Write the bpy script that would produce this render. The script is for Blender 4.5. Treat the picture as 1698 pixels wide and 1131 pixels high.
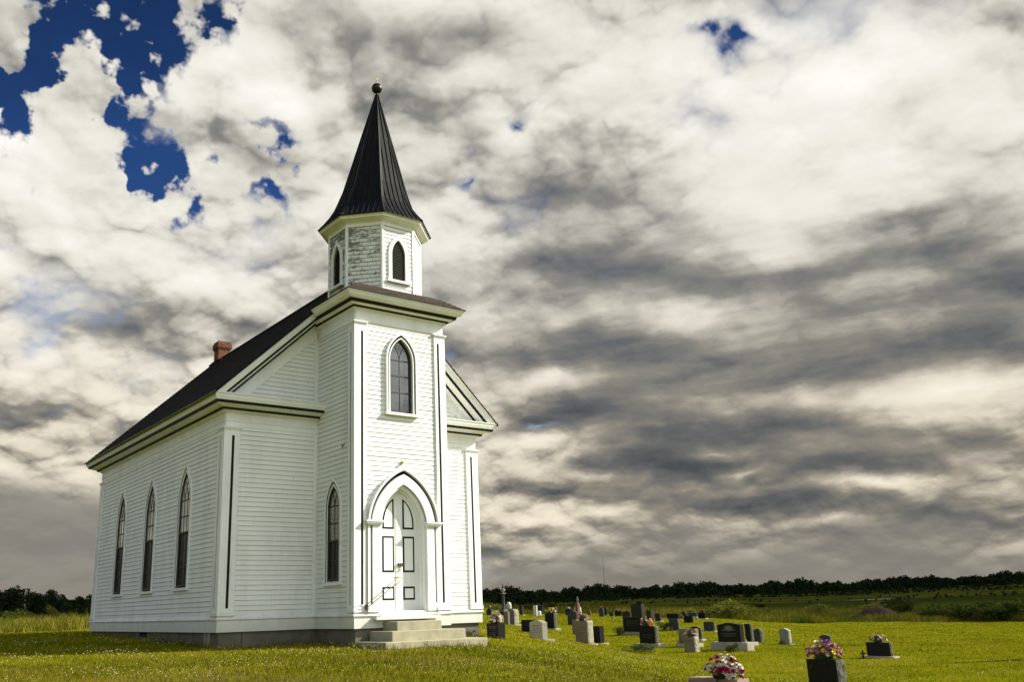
import bpy, bmesh, math, random
import numpy as np
from mathutils import Vector, Matrix

# ------------------------------------------------------------------ clear
for _o in list(bpy.data.objects):
    bpy.data.objects.remove(_o, do_unlink=True)
SC = bpy.context.scene
COL = SC.collection
rnd = random.Random(7)
rng = np.random.default_rng(11)

# ------------------------------------------------------------------ camera
YAW, PITCH, ROLL = 0.6234, 0.2758, -0.0284
CAM = Vector((-10.915, -17.218, 0.344))
fwd = Vector((math.sin(YAW) * math.cos(PITCH), math.cos(YAW) * math.cos(PITCH), math.sin(PITCH)))
rgt = Vector((math.cos(YAW), -math.sin(YAW), 0.0))
upv = rgt.cross(fwd)
r2 = rgt * math.cos(ROLL) + upv * math.sin(ROLL)
u2 = upv * math.cos(ROLL) - rgt * math.sin(ROLL)
cd = bpy.data.cameras.new('camera')
cam = bpy.data.objects.new('camera', cd)
COL.objects.link(cam)
M = Matrix((r2, u2, -fwd)).transposed().to_4x4()
M.translation = CAM
cam.matrix_world = M
cd.sensor_width = 36.0
cd.lens = 1482.3 / 1698 * 36.0
cd.shift_x = 102.0 / 1698
cd.shift_y = 25.8 / 1698
cd.clip_start = 0.1
cd.clip_end = 20000
SC.camera = cam

SC.view_settings.view_transform = 'Standard'
SC.view_settings.look = 'None'
SC.view_settings.gamma = 1
SC.view_settings.exposure = EXPO = 0.85

SC.render.engine = 'CYCLES'
SC.cycles.use_adaptive_sampling = True
SC.cycles.adaptive_threshold = 0.02
SC.cycles.adaptive_min_samples = 16
SC.cycles.use_denoising = True
SC.cycles.max_bounces = 5
SC.cycles.diffuse_bounces = 3
SC.cycles.glossy_bounces = 3
SC.cycles.caustics_reflective = False
SC.cycles.caustics_refractive = False

# ------------------------------------------------------------------ sun
SUN = Vector((1.945, -1.0, 1.48)).normalized()       # towards the sun
sl = bpy.data.lights.new('sun', 'SUN')
sl.energy = 5.0
sl.angle = math.radians(0.5)
sl.color = (1.0, 0.93, 0.78)
so = bpy.data.objects.new('sun', sl)
COL.objects.link(so)
so.rotation_euler = SUN.to_track_quat('Z', 'Y').to_euler()
so.location = (20, -15, 30)

# ------------------------------------------------------------------ sky and clouds (world)
W = bpy.data.worlds.new('World')
SC.world = W
W.use_nodes = True
nt = W.node_tree
nt.nodes.clear()

class G:
    """small helper for building node graphs"""
    def __init__(s, tree): s.t = tree
    def n(s, typ, **kw):
        nd = s.t.nodes.new(typ)
        for k, v in kw.items(): setattr(nd, k, v)
        return nd
    def put(s, sock, v):
        if v is None: return
        if isinstance(v, bpy.types.NodeSocket): s.t.links.new(v, sock)
        else: sock.default_value = v
    def m(s, op, a, b=None, c=None, clamp=False):
        nd = s.n('ShaderNodeMath', operation=op, use_clamp=clamp)
        for i, v in enumerate((a, b, c)): s.put(nd.inputs[i], v) if v is not None else None
        return nd.outputs[0]
    def v(s, op, a, b=None, c=None, scale=None):
        nd = s.n('ShaderNodeVectorMath', operation=op)
        for i, x in enumerate((a, b, c)):
            if x is not None: s.put(nd.inputs[i], x)
        if scale is not None: s.put(nd.inputs['Scale'], scale)
        return nd.outputs['Value' if op in ('LENGTH', 'DOT_PRODUCT', 'DISTANCE') else 'Vector']
    def noise(s, vec, scale, detail=4, rough=.5, dist=0, lac=2.0, col=False, w=None):
        nd = s.n('ShaderNodeTexNoise')
        if w is not None: nd.noise_dimensions = '4D'; nd.inputs['W'].default_value = w
        s.put(nd.inputs['Vector'], vec)
        nd.inputs['Scale'].default_value = scale; nd.inputs['Detail'].default_value = detail
        nd.inputs['Roughness'].default_value = rough; nd.inputs['Distortion'].default_value = dist
        nd.inputs['Lacunarity'].default_value = lac
        return nd.outputs['Color' if col else 'Fac']
    def ramp(s, fac, stops, interp='LINEAR'):
        nd = s.n('ShaderNodeValToRGB'); cr = nd.color_ramp; cr.interpolation = interp
        while len(cr.elements) < len(stops): cr.elements.new(.5)
        for e, (p, c) in zip(cr.elements, stops):
            e.position = p; e.color = c if len(c) == 4 else (*c, 1)
        s.put(nd.inputs[0], fac); return nd.outputs[0]
    def step(s, x, a, b, smooth=True):
        nd = s.n('ShaderNodeMapRange', interpolation_type='SMOOTHSTEP' if smooth else 'LINEAR')
        s.put(nd.inputs[0], x); s.put(nd.inputs[1], a); s.put(nd.inputs[2], b)
        nd.inputs[3].default_value = 0; nd.inputs[4].default_value = 1
        return nd.outputs[0]
    def mix(s, f, a, b, mode='MIX'):
        nd = s.n('ShaderNodeMix', data_type='RGBA', blend_type=mode)
        s.put(nd.inputs[0], f)
        s.put(nd.inputs[6], a if isinstance(a, bpy.types.NodeSocket) else (*a, 1))
        s.put(nd.inputs[7], b if isinstance(b, bpy.types.NodeSocket) else (*b, 1))
        return nd.outputs[2]

g = G(nt)
RAD = 57.29578

def blobs(gg, ae, lst):
    """sum of soft patches given as (azimuth, elevation, half width, half height, tilt, amount) in degrees of the sky"""
    tot = None
    for (az, el, rx, ry, rot, amp) in lst:
        mp = gg.n('ShaderNodeMapping', vector_type='TEXTURE')
        gg.put(mp.inputs['Vector'], ae)
        mp.inputs['Location'].default_value = (az, el, 0)
        mp.inputs['Rotation'].default_value = (0, 0, math.radians(rot))
        mp.inputs['Scale'].default_value = (rx, ry, 1)
        gr = gg.n('ShaderNodeTexGradient', gradient_type='QUADRATIC_SPHERE')
        gg.put(gr.inputs[0], mp.outputs[0])
        tot = gg.m('MULTIPLY', gr.outputs['Fac'], amp) if tot is None else gg.m('MULTIPLY_ADD', gr.outputs['Fac'], amp, tot)
    return tot

COVER = [(10.36, 31.25, 11.9, 5.9, 10.4, -1.26), (13.31, 27.81, 5.68, 5.88, 8.2, -0.69), (9.8, 31.31, 22.92, 16.05, -9.4, -2.64), (14.33, 26.9, 10.72, 7.28, 7.5, -1.38),
    (19.43, 35.95, 19.88, 4.99, 6.6, -1.61), (17.28, 25.82, 7.33, 4.07, 5.9, -1.26), (23.8, 27.09, 7.01, 6.23, 3.4, -1.15), (24.45, 25.65, 2.33, 2.1, 3.0, -0.57),
    (19.14, 27.45, 4.14, 2.03, 5.5, -0.52), (28.07, 35.45, 3.35, 2.59, 2.4, -0.34), (7.43, 34.24, 5.15, 2.94, 12.7, 0.9), (11.82, 33.34, 3.62, 3.69, -19.9, 0.8),
    (6.02, 30.21, 1.96, 3.02, 12.4, 0.5), (18.27, 34.65, 4.69, 3.78, 7.0, 0.5), (21.29, 32.76, 10.29, 6.53, 5.3, 0.85), (25.48, 34.12, 5.74, 4.57, 3.5, 0.5),
    (17.05, 29.18, 7.09, 3.64, -13.3, 0.55), (18.7, 28.12, 4.52, 2.02, 5.8, 0.3), (8.51, 25.33, 9.16, 7.03, -10.4, 0.5), (12.83, 24.94, 6.24, 3.31, 7.6, 0.3),
    (17.8, 23.7, 10.91, 5.5, 5.2, 0.5), (20.8, 26.15, 3.79, 4.13, 4.5, 0.4), (39.84, 37.0, 2.73, 1.65, -3.2, -0.92), (48.92, 35.7, 2.28, 3.46, -7.6, -1.03),
    (57.07, 33.08, 4.85, 1.74, -11.5, -1.03), (57.18, 31.26, 2.21, 2.53, -11.3, -0.8), (70.85, 30.74, 4.79, 1.79, -8.7, -0.52), (35.88, 30.16, 2.3, 1.24, -1.4, -0.8),
    (41.7, 29.96, 3.26, 1.51, -4.0, -0.71), (41.36, 26.67, 1.92, 3.17, -3.7, -0.86), (43.5, 25.4, 1.58, 1.06, -4.5, -0.46), (53.69, 27.5, 1.04, 0.93, -9.0, -0.57),
    (7.26, 22.89, 1.58, 1.6, 9.3, -0.8), (62.71, 33.34, 1.54, 0.95, -14.6, -0.57), (65.02, 26.57, 14.11, 14.74, -14.2, 0.45), (48.24, 21.21, 22.48, 8.5, -5.8, 0.35),
    (47.21, 9.56, 21.29, 5.68, -3.5, 0.4), (64.28, 8.78, 11.46, 3.8, -6.5, 0.3), (43.0, 15.15, 3.0, 1.45, -3.4, -0.52), (11.95, 14.85, 1.93, 1.21, 4.5, -0.34),
    (22.72, 28.47, 2.34, 2.05, 4.1, -0.46), (36.83, 26.89, 1.13, 0.99, -1.9, -0.57)]
SOFT = [(55.59, 18.46, 41.15, 20.38, -7.3, 0.7), (62.62, 28.86, 23.96, 10.97, -13.3, 0.4), (56.57, 12.11, 41.52, 20.23, -5.8, 1.3), (57.28, 17.49, 33.24, 9.65, -7.8, 0.5),
    (38.76, 35.43, 15.0, 5.54, -2.7, 0.7), (14.55, 17.22, 12.0, 3.41, 4.6, 0.6)]
BRIGHT = [(8.63, 27.4, 8.03, 5.84, -9.8, 0.45), (11.5, 23.7, 11.52, 5.63, 7.8, 0.35), (9.44, 19.91, 9.1, 3.74, 7.3, 0.15), (19.18, 33.4, 8.33, 5.02, 6.4, 0.3),
    (23.44, 31.37, 6.23, 5.22, 4.2, 0.05), (20.92, 23.59, 10.62, 4.47, -6.0, 0.3), (16.17, 19.91, 12.91, 5.4, 4.8, 0.1), (32.05, 34.52, 8.95, 5.61, 10.4, -0.24),
    (29.41, 30.95, 5.81, 2.9, 1.4, -0.15), (26.58, 21.62, 8.18, 3.06, 1.6, -0.05), (13.86, 16.98, 9.51, 2.43, 12.7, -0.3), (21.96, 17.49, 7.25, 2.54, 2.4, -0.26),
    (25.78, 21.22, 8.67, 3.06, 1.8, -0.12), (9.95, 14.68, 4.0, 2.83, 5.0, 0.15), (13.09, 13.5, 5.54, 3.37, 3.7, 0.12), (10.25, 11.54, 4.38, 1.41, 3.6, -0.25),
    (15.72, 10.75, 5.64, 1.95, 2.1, -0.2), (42.93, 32.02, 15.12, 6.19, -4.6, 0.22), (53.27, 30.41, 14.05, 8.8, -9.2, 0.28), (64.32, 28.43, 16.33, 7.81, -14.3, 0.34),
    (57.66, 33.03, 21.0, 5.27, -11.6, 0.1), (39.53, 25.66, 6.81, 3.03, -2.9, 0.1), (57.39, 23.65, 16.37, 3.32, -9.8, 0.16), (67.99, 21.42, 9.15, 3.92, -13.8, 0.12),
    (36.97, 35.5, 5.43, 2.77, -1.8, -0.15), (65.85, 27.36, 4.07, 3.45, -14.9, -0.18), (45.0, 26.02, 6.7, 2.99, -5.1, -0.22), (69.68, 29.85, 4.31, 1.22, -17.8, -0.1),
    (46.62, 20.99, 13.98, 3.55, -5.2, -0.12), (40.43, 19.14, 12.03, 4.14, -3.0, -0.12), (57.37, 18.21, 15.83, 3.86, -14.3, -0.22), (67.81, 17.06, 10.5, 3.96, -17.7, -0.24),
    (49.47, 17.69, 4.67, 2.53, -5.6, 0.12), (56.23, 20.57, 5.44, 1.69, -8.6, 0.22), (41.84, 15.6, 14.96, 3.11, 1.9, -0.22), (53.25, 14.3, 14.74, 2.98, -9.9, -0.22),
    (65.1, 13.8, 12.45, 2.72, -13.2, -0.24), (44.11, 14.12, 4.74, 1.65, -3.6, 0.42), (51.7, 17.08, 6.09, 1.8, 1.8, 0.2), (65.85, 10.95, 10.43, 2.68, -4.0, 0.52),
    (58.21, 11.39, 8.21, 1.63, -6.3, 0.22), (43.94, 11.65, 11.44, 2.15, 0.8, -0.34), (55.62, 10.02, 13.09, 1.75, -5.2, -0.26), (65.76, 8.61, 9.5, 1.07, -6.7, -0.15),
    (37.65, 10.78, 4.23, 2.07, -1.9, 0.15), (47.49, 8.42, 15.01, 2.61, 1.7, -0.28), (59.95, 7.14, 13.0, 1.86, -2.9, -0.26), (53.6, 7.83, 5.2, 0.88, -0.2, 0.32),
    (60.46, 6.24, 8.55, 1.1, -1.6, 0.46), (45.17, 7.61, 6.08, 0.91, 2.1, 0.24), (66.64, 6.85, 4.23, 0.87, -5.9, 0.2), (54.05, 5.64, 15.32, 1.63, -1.5, -0.26),
    (41.3, 6.28, 6.15, 1.21, 5.8, -0.24), (40.48, 5.08, 7.66, 1.3, -10.0, 0.3), (45.34, 4.89, 3.5, 0.79, -2.4, 0.2), (56.94, 4.3, 4.9, 0.65, -1.4, 0.3),
    (63.9, 4.45, 9.58, 1.32, -4.2, -0.3), (48.56, 3.94, 16.0, 1.07, -2.5, -0.16), (66.33, 3.3, 3.02, 1.03, -3.8, 0.1), (52.33, 9.2, 3.38, 0.59, -4.4, 0.3),
    (49.2, 10.92, 3.51, 0.7, -4.2, 0.1), (64.74, 9.74, 4.88, 0.72, -7.1, 0.1)]

# density of the cloud deck as a function of direction: heaped (billowed) octaves on a broad swell
dg = bpy.data.node_groups.new('cloud_density', 'ShaderNodeTree')
for nm_, ty_ in (('Dir', 'NodeSocketVector'), ('Cover', 'NodeSocketFloat'), ('Soft', 'NodeSocketFloat')):
    dg.interface.new_socket(nm_, in_out='INPUT', socket_type=ty_)
dg.interface.new_socket('Density', in_out='OUTPUT', socket_type='NodeSocketFloat')
q = G(dg)
gi = q.n('NodeGroupInput'); go = q.n('NodeGroupOutput')
D = gi.outputs[0]; SOFTN = gi.outputs[2]
sx = q.n('ShaderNodeSeparateXYZ'); q.put(sx.inputs[0], D)
zc = q.m('MAXIMUM', sx.outputs[2], 0.0)
inv = q.m('DIVIDE', 1.0, q.m('ADD', zc, 0.42))
# heaped cloud keeps its round shape; the low bank flattens into layers
zst = 0.95
cp = q.n('ShaderNodeCombineXYZ')
q.put(cp.inputs[0], q.m('MULTIPLY', sx.outputs[0], inv)); q.put(cp.inputs[1], q.m('MULTIPLY', sx.outputs[1], inv))
q.put(cp.inputs[2], q.m('MULTIPLY', q.m('MULTIPLY', sx.outputs[2], inv), zst))
P = cp.outputs[0]
wv = q.v('SUBTRACT', q.noise(P, 2.4, 3, .55, col=True), (.5, .5, .5))
Pw = q.v('ADD', P, q.v('SCALE', wv, scale=0.14))
big = q.noise(Pw, 1.8, 4, .55)
d = q.m('MULTIPLY_ADD', q.m('SUBTRACT', big, .5), 1.2, gi.outputs[1])
amp, sc_ = 0.95, 3.6
Pv = q.v('ADD', P, q.v('SCALE', q.v('SUBTRACT', q.noise(P, 7.0, 4, .6, col=True), (.5, .5, .5)), scale=0.13))
for i_ in range(3):
    vo = q.n('ShaderNodeTexVoronoi', feature='F1'); q.put(vo.inputs['Vector'], Pv); vo.inputs['Scale'].default_value = sc_
    h_ = q.m('MULTIPLY', vo.outputs['Distance'], vo.outputs['Distance'])
    d = q.m('MULTIPLY_ADD', q.m('SUBTRACT', .30, h_), amp, d)
    amp *= .52; sc_ *= 2.3
d = q.m('MULTIPLY_ADD', q.m('SUBTRACT', q.noise(Pw, 14.0, 6, .62), .5), 0.22, d)
q.put(go.inputs[0], d)

tc = g.n('ShaderNodeTexCoord')
DIR = tc.outputs['Generated']
def dens(v):
    nd = g.n('ShaderNodeGroup'); nd.node_tree = dg
    g.put(nd.inputs[0], v); g.put(nd.inputs[1], cov); g.put(nd.inputs[2], softc); return nd.outputs[0]
sep = g.n('ShaderNodeSeparateXYZ'); g.put(sep.inputs[0], DIR)
Z = sep.outputs[2]
az_el = g.n('ShaderNodeCombineXYZ')
g.put(az_el.inputs[0], g.m('MULTIPLY', g.m('ARCTAN2', sep.outputs[0], sep.outputs[1]), RAD))
g.put(az_el.inputs[1], g.m('MULTIPLY', g.m('ARCSINE', Z), RAD))
EL = g.m('MULTIPLY', g.m('ARCSINE', Z), RAD)
step_ = g.m('MULTIPLY_ADD', Z, 0.050, 0.008)
wz = g.v('SUBTRACT', g.noise(DIR, 5.0, 6, .54, col=True), (.5, .5, .5))
AEb = g.v('ADD', az_el.outputs[0], g.v('SCALE', wz, scale=13.0))
cov = g.m('ADD', blobs(g, AEb, COVER), 0.48)
AEc = g.v('ADD', az_el.outputs[0], g.v('MULTIPLY', wz, (10.0, 4.0, 0.0)))
bb = blobs(g, AEc, BRIGHT)
soft = blobs(g, az_el.outputs[0], SOFT)
softc = g.m('MINIMUM', soft, 1.0)
cov = g.m('MULTIPLY_ADD', soft, 0.30, cov)
cov = g.m('MULTIPLY_ADD', g.step(EL, 15.0, 6.0), 0.30, cov)
cov = g.m('MULTIPLY_ADD', g.step(EL, 37.0, 52.0), -0.75, cov)          # the deck opens overhead
dL = g.v('DOT_PRODUCT', DIR, (-.95, .20, .24)); dB = g.v('DOT_PRODUCT', DIR, (-.05, -.97, .25)); dS = g.v('DOT_PRODUCT', DIR, tuple(SUN))
cov = g.m('MULTIPLY_ADD', g.step(dL, .55, .9), -0.95, cov)              # open sky to the west
lit = g.v('ADD', DIR, g.v('SCALE', (0.30, -0.16, 0.95), scale=step_))
lit2 = g.v('ADD', DIR, g.v('SCALE', (0.30, -0.16, 0.95), scale=g.m('MULTIPLY', step_, .28)))
d0 = dens(DIR); d1 = dens(lit); d2 = dens(lit2)
alpha = g.step(d0, -0.34, 0.40)
# light reaching this part of the cloud: open above / towards the sun = bright, thick above = grey
grad = g.m('SUBTRACT', d0, d1)
grad2 = g.m('SUBTRACT', d0, d2)
streak = g.n('ShaderNodeCombineXYZ')
g.put(streak.inputs[0], g.m('MULTIPLY', sep.outputs[0], 1.0)); g.put(streak.inputs[1], g.m('MULTIPLY', sep.outputs[1], 1.0)); g.put(streak.inputs[2], g.m('MULTIPLY', Z, 6.0))
st = g.noise(g.v('ADD', streak.outputs[0], g.v('SCALE', wz, scale=.16)), 3.4, 6, .55)
gain = g.m('MULTIPLY_ADD', softc, -0.66, 0.95)
lum = g.m('MULTIPLY_ADD', grad, gain, 0.65)
lum = g.m('MULTIPLY_ADD', grad2, g.m('MULTIPLY_ADD', softc, -0.40, 0.55), lum)
lum = g.m('MULTIPLY_ADD', g.m('MULTIPLY', g.m('SUBTRACT', st, .5), softc), 1.12, lum)
mid = g.noise(DIR, 4.2, 3, .5)
lum = g.m('MULTIPLY_ADD', g.m('SUBTRACT', mid, .5), 0.7, lum)
lum = g.m('MULTIPLY_ADD', bb, 1.2, lum)
lum = g.m('MULTIPLY_ADD', g.m('MULTIPLY', softc, g.step(EL, 27.0, 11.0)), -0.20, lum)
lum = g.m('MULTIPLY_ADD', g.step(EL, 13.0, 24.0), 0.05, lum)
lum = g.m('MULTIPLY_ADD', g.m('SUBTRACT', 1.0, alpha), 0.28, lum)
thick = g.m('MAXIMUM', g.m('SUBTRACT', d0, .75), 0.0)
lum = g.m('MULTIPLY_ADD', thick, -0.10, lum)
lum = g.m('MULTIPLY_ADD', g.m('MAXIMUM', g.m('SUBTRACT', lum, .72), 0.0), -0.5, lum)
cc = g.ramp(lum, [(0.0, (.075, .088, .105)), (.22, (.140, .150, .162)), (.42, (.270, .262, .240)), (.62, (.56, .535, .475)),
                  (.80, (.84, .815, .735)), (1.0, (1.0, .98, .92))])
sky = g.n('ShaderNodeTexSky', sky_type='NISHITA', sun_disc=False)
sky.sun_elevation = math.asin(SUN.z)
sky.sun_rotation = math.atan2(SUN.x, SUN.y)
sky.air_density = 1.3; sky.dust_density = .6; sky.ozone_density = 3.0
blue = g.mix(g.step(EL, 25.0, 4.0), g.mix(1.0, sky.outputs[0], g.mix(g.step(EL, 36.0, 50.0), (0.068, 0.128, 0.25), (.13, .27, .58)), 'MULTIPLY'), (3.2, 3.9, 5.0))
SKYK = 0.10
EXK = 2 ** -EXPO / SKYK
cl10 = g.v('SCALE', cc, scale=g.m('MULTIPLY', g.m('ADD', g.m('MULTIPLY_ADD', g.step(dS, .84, .99), 1.6, 1.0), g.m('MULTIPLY', g.step(dB, .1, .8), 1.1)), EXK))
cl10 = g.mix(g.step(EL, 24.0, 5.0), cl10, g.mix(1.0, cl10, (1.03, .965, .86), 'MULTIPLY'))
cl10 = g.mix(g.step(dB, .1, .8), cl10, g.mix(1.0, cl10, (.93, 1.03, 1.16), 'MULTIPLY'))
blue = g.v('SCALE', blue, scale=g.m('MULTIPLY_ADD', g.step(EL, 36.0, 24.0), .5, g.m('MULTIPLY_ADD', g.noise(DIR, 9.0, 5, .6), .7, .55)))
body = g.mix(alpha, g.mix(g.step(dL, .45, .85), blue, (1.05, 1.52, 2.0)), cl10)
# the murk that hides the lowest few degrees
hz = g.m('MULTIPLY_ADD', g.m('SUBTRACT', g.noise(DIR, 6.0, 3, .5), .5), 7.0, EL)
hz = g.m('MULTIPLY_ADD', blobs(g, az_el.outputs[0], [(8, 5, 26, 14, 0, -6.5)]), 1.0, hz)
haze = g.step(hz, 5.2, 1.2)
haze = g.m('MULTIPLY', haze, 0.93)
hcol = g.v('SCALE', g.ramp(g.m('DIVIDE', EL, 12.0), [(0.0, (.225, .210, .180)), (.5, (.255, .240, .212)), (1.0, (.30, .285, .262))]), scale=EXK)
body = g.mix(haze, body, hcol)
gnd = g.step(Z, 0.0, -0.03)
body = g.mix(gnd, body, (.5, .55, .35))
bg = g.n('ShaderNodeBackground'); g.put(bg.inputs[0], body); bg.inputs[1].default_value = SKYK
ow = g.n('ShaderNodeOutputWorld'); g.t.links.new(bg.outputs[0], ow.inputs[0])
W.cycles.sampling_method = 'MANUAL'
W.cycles.sample_map_resolution = 512

# ------------------------------------------------------------------ materials
def mat(name):
    m = bpy.data.materials.new(name); m.use_nodes = True
    t = m.node_tree; t.nodes.clear()
    k = G(t)
    out = k.n('ShaderNodeOutputMaterial'); b = k.n('ShaderNodeBsdfPrincipled')
    t.links.new(b.outputs[0], out.inputs[0])
    b.inputs['Specular IOR Level'].default_value = 0.3
    return m, k, b
def coords(k, kind='Object'):
    return k.n('ShaderNodeTexCoord').outputs[kind]
def pos(k): return k.n('ShaderNodeNewGeometry').outputs['Position']
def bump(k, b, h, dist=.01, strength=.5):
    n = k.n('ShaderNodeBump'); n.inputs['Strength'].default_value = strength; n.inputs['Distance'].default_value = dist
    k.put(n.inputs['Height'], h); k.put(b.inputs['Normal'], n.outputs[0])
MAT = {}

def simple(name, c1, c2, scale=6, rough=.7, spec=.3, bs=None, bd=.004, det=6, metal=0, stretch=(1, 1, 1)):
    m, k, b = mat(name)
    v = k.v('MULTIPLY', pos(k), stretch)
    n = k.noise(v, scale, det, .6)
    k.put(b.inputs['Base Color'], k.ramp(n, [(.3, c1), (.7, c2)]))
    b.inputs['Roughness'].default_value = rough; b.inputs['Specular IOR Level'].default_value = spec
    b.inputs['Metallic'].default_value = metal
    if bs: bump(k, b, k.noise(v, bs, 6, .65), bd, .8)
    MAT[name] = m
    return m

def paint(name, base, wear, wearcol=(.20, .20, .18), rough=.55):
    """old oil paint: faint staining, chips where the weather got in"""
    m, k, b = mat(name)
    P_ = pos(k)
    st = k.noise(k.v('MULTIPLY', P_, (1.5, 1.5, .5)), 1.3, 6, .6)
    c = k.ramp(st, [(.25, tuple(x * .86 for x in base)), (.55, base), (.8, tuple(min(.9, x * 1.04) for x in base))])
    run = k.noise(k.v('MULTIPLY', P_, (9, 9, .55)), 2.0, 4, .6)
    c = k.mix(k.m('MULTIPLY', k.step(run, .52, .78), .16), c, (.42, .42, .36))
    bd = k.noise(k.v('MULTIPLY', P_, (.8, .8, 9.3)), 1.0, 2, .5)          # board to board
    c = k.mix(k.m('MULTIPLY', k.step(bd, .4, .7), .07), c, (.50, .50, .44))
    ch = k.noise(k.v('MULTIPLY', P_, (6, 6, 26)), 2.2, 6, .72)
    zone = k.noise(P_, .9, 3, .5)
    ch = k.m('MULTIPLY_ADD', zone, .22, ch)
    c = k.mix(k.step(ch, .83 - wear, .87 - wear), c, wearcol)
    vz = k.n('ShaderNodeTexVoronoi'); k.put(vz.inputs['Vector'], P_); vz.inputs['Scale'].default_value = 3.3           # rusting nail heads
    c = k.mix(k.m('MULTIPLY', k.m('LESS_THAN', vz.outputs['Distance'], .030), .75), c, (.10, .085, .06))
    sz = k.n('ShaderNodeSeparateXYZ'); k.put(sz.inputs[0], P_)
    spl = k.m('MULTIPLY', k.step(k.m('MULTIPLY_ADD', k.noise(P_, 3.5, 5, .65), -.55, sz.outputs[2]), .25, -.25), .45)  # rain splash along the foot of the walls
    c = k.mix(spl, c, (.34, .34, .24))
    k.put(b.inputs['Base Color'], c)
    b.inputs['Roughness'].default_value = rough; b.inputs['Specular IOR Level'].default_value = .25
    bump(k, b, k.noise(k.v('MULTIPLY', P_, (14, 14, 40)), 2, 5, .6), .003, .5)
    MAT[name] = m
    return m

WHITE = (.785, .80, .785)
paint('siding', WHITE, .03)
paint('trim', (.785, .80, .785), -.03, rough=.45)
paint('siding_worn', (.73, .755, .72), .085)
simple('black_paint', (.006, .007, .006), (.012, .013, .011), 5, .6, .15)
simple('board_shade_line', (.16, .16, .12), (.36, .36, .28), 14, .8)  # dark colour paints the shade line under each lapped board
simple('concrete', (.26, .245, .17), (.38, .355, .25), 3.5, .9, .2, 18, .006)
simple('foundation', (.10, .09, .07), (.17, .155, .125), 2.2, .92, .15, 12, .008)
simple('step_face', (.30, .29, .21), (.42, .41, .31), 4, .9, .2, 20, .004)
simple('dark_void', (.004, .004, .004), (.008, .008, .008), 3, .9, .1)
simple('louvre_paint', (.03, .032, .02), (.075, .07, .045), 12, .8)
simple('brass', (.45, .28, .06), (.6, .4, .12), 9, .35, .5, metal=.7)
simple('bulb_glass', (.75, .55, .18), (.85, .66, .28), 9, .15, .6)
simple('pipe', (.26, .22, .15), (.40, .36, .28), 20, .5, .5, metal=.2)
simple('lead', (.06, .04, .03), (.12, .075, .05), 30, .5, metal=.5)

def shingle_mat(name, c1, c2, row, rough=.95, axis='slope', brickw=.28):
    m, k, b = mat(name)
    P_ = pos(k)
    s = k.n('ShaderNodeSeparateXYZ'); k.put(s.inputs[0], P_)
    cb = k.n('ShaderNodeCombineXYZ')
    k.put(cb.inputs[0], k.m('MULTIPLY_ADD', s.outputs[0], .2, s.outputs[1]) if axis == 'slope' else s.outputs[0]); k.put(cb.inputs[1], s.outputs[2])
    br = k.n('ShaderNodeTexBrick'); k.put(br.inputs['Vector'], cb.outputs[0])
    br.inputs['Scale'].default_value = 1; br.inputs['Brick Width'].default_value = brickw; br.inputs['Row Height'].default_value = row
    br.inputs['Mortar Size'].default_value = .006; br.inputs['Mortar Smooth'].default_value = .2
    br.inputs['Color1'].default_value = (*c1, 1); br.inputs['Color2'].default_value = (*c2, 1); br.inputs['Mortar'].default_value = (*[x * .4 for x in c1], 1)
    n = k.noise(P_, 3, 7, .7)
    c = k.mix(k.m('MULTIPLY', k.step(n, .35, .75), .5), br.outputs[0], tuple(min(.9, x * 1.5) for x in c2))
    k.put(b.inputs['Base Color'], c); b.inputs['Roughness'].default_value = rough; b.inputs['Specular IOR Level'].default_value = .12
    bump(k, b, k.m('MULTIPLY_ADD', k.noise(P_, 40, 4, .7), .4, br.outputs['Fac']), .008, .6)
    MAT[name] = m
    return m
shingle_mat('roof_shingle', (.010, .010, .010), (.018, .017, .017), .095)
shingle_mat('skirt_shingle', (.035, .028, .022), (.075, .06, .048), .06, axis='x')

# peeling painted wall shingles of the belfry
m, k, b = mat('peeling_shingle')
P_ = pos(k); s = k.n('ShaderNodeSeparateXYZ'); k.put(s.inputs[0], P_)
cb = k.n('ShaderNodeCombineXYZ'); k.put(cb.inputs[0], k.m('SUBTRACT', s.outputs[0], s.outputs[1])); k.put(cb.inputs[1], s.outputs[2])
br = k.n('ShaderNodeTexBrick'); k.put(br.inputs['Vector'], cb.outputs[0]); br.inputs['Scale'].default_value = 1
br.inputs['Brick Width'].default_value = .30; br.inputs['Row Height'].default_value = .105; br.inputs['Mortar Size'].default_value = .005
br.offset = .37; br.squash = 1.4; br.squash_frequency = 3
br.inputs['Color1'].default_value = (.72, .74, .70, 1); br.inputs['Color2'].default_value = (.62, .65, .61, 1); br.inputs['Mortar'].default_value = (.10, .10, .09, 1)
pn = k.noise(k.v('MULTIPLY', P_, (2.4, 2.4, 6)), 1.6, 8, .72)
pn = k.m('MULTIPLY_ADD', k.step(s.outputs[2], 8.0, 9.5), .07, pn)
pn = k.m('MULTIPLY_ADD', k.step(s.outputs[0], -.75, -1.15), .10, pn)
gray = k.ramp(k.noise(k.v('MULTIPLY', P_, (20, 20, 2)), 2, 5, .7), [(.3, (.10, .10, .095)), (.7, (.26, .255, .24))])
k.put(b.inputs['Base Color'], k.mix(k.step(pn, .565, .645), br.outputs[0], gray)); b.inputs['Roughness'].default_value = .85
bump(k, b, k.m('MULTIPLY_ADD', pn, .5, br.outputs['Fac']), .008, .5)
MAT['peeling_shingle'] = m

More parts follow.
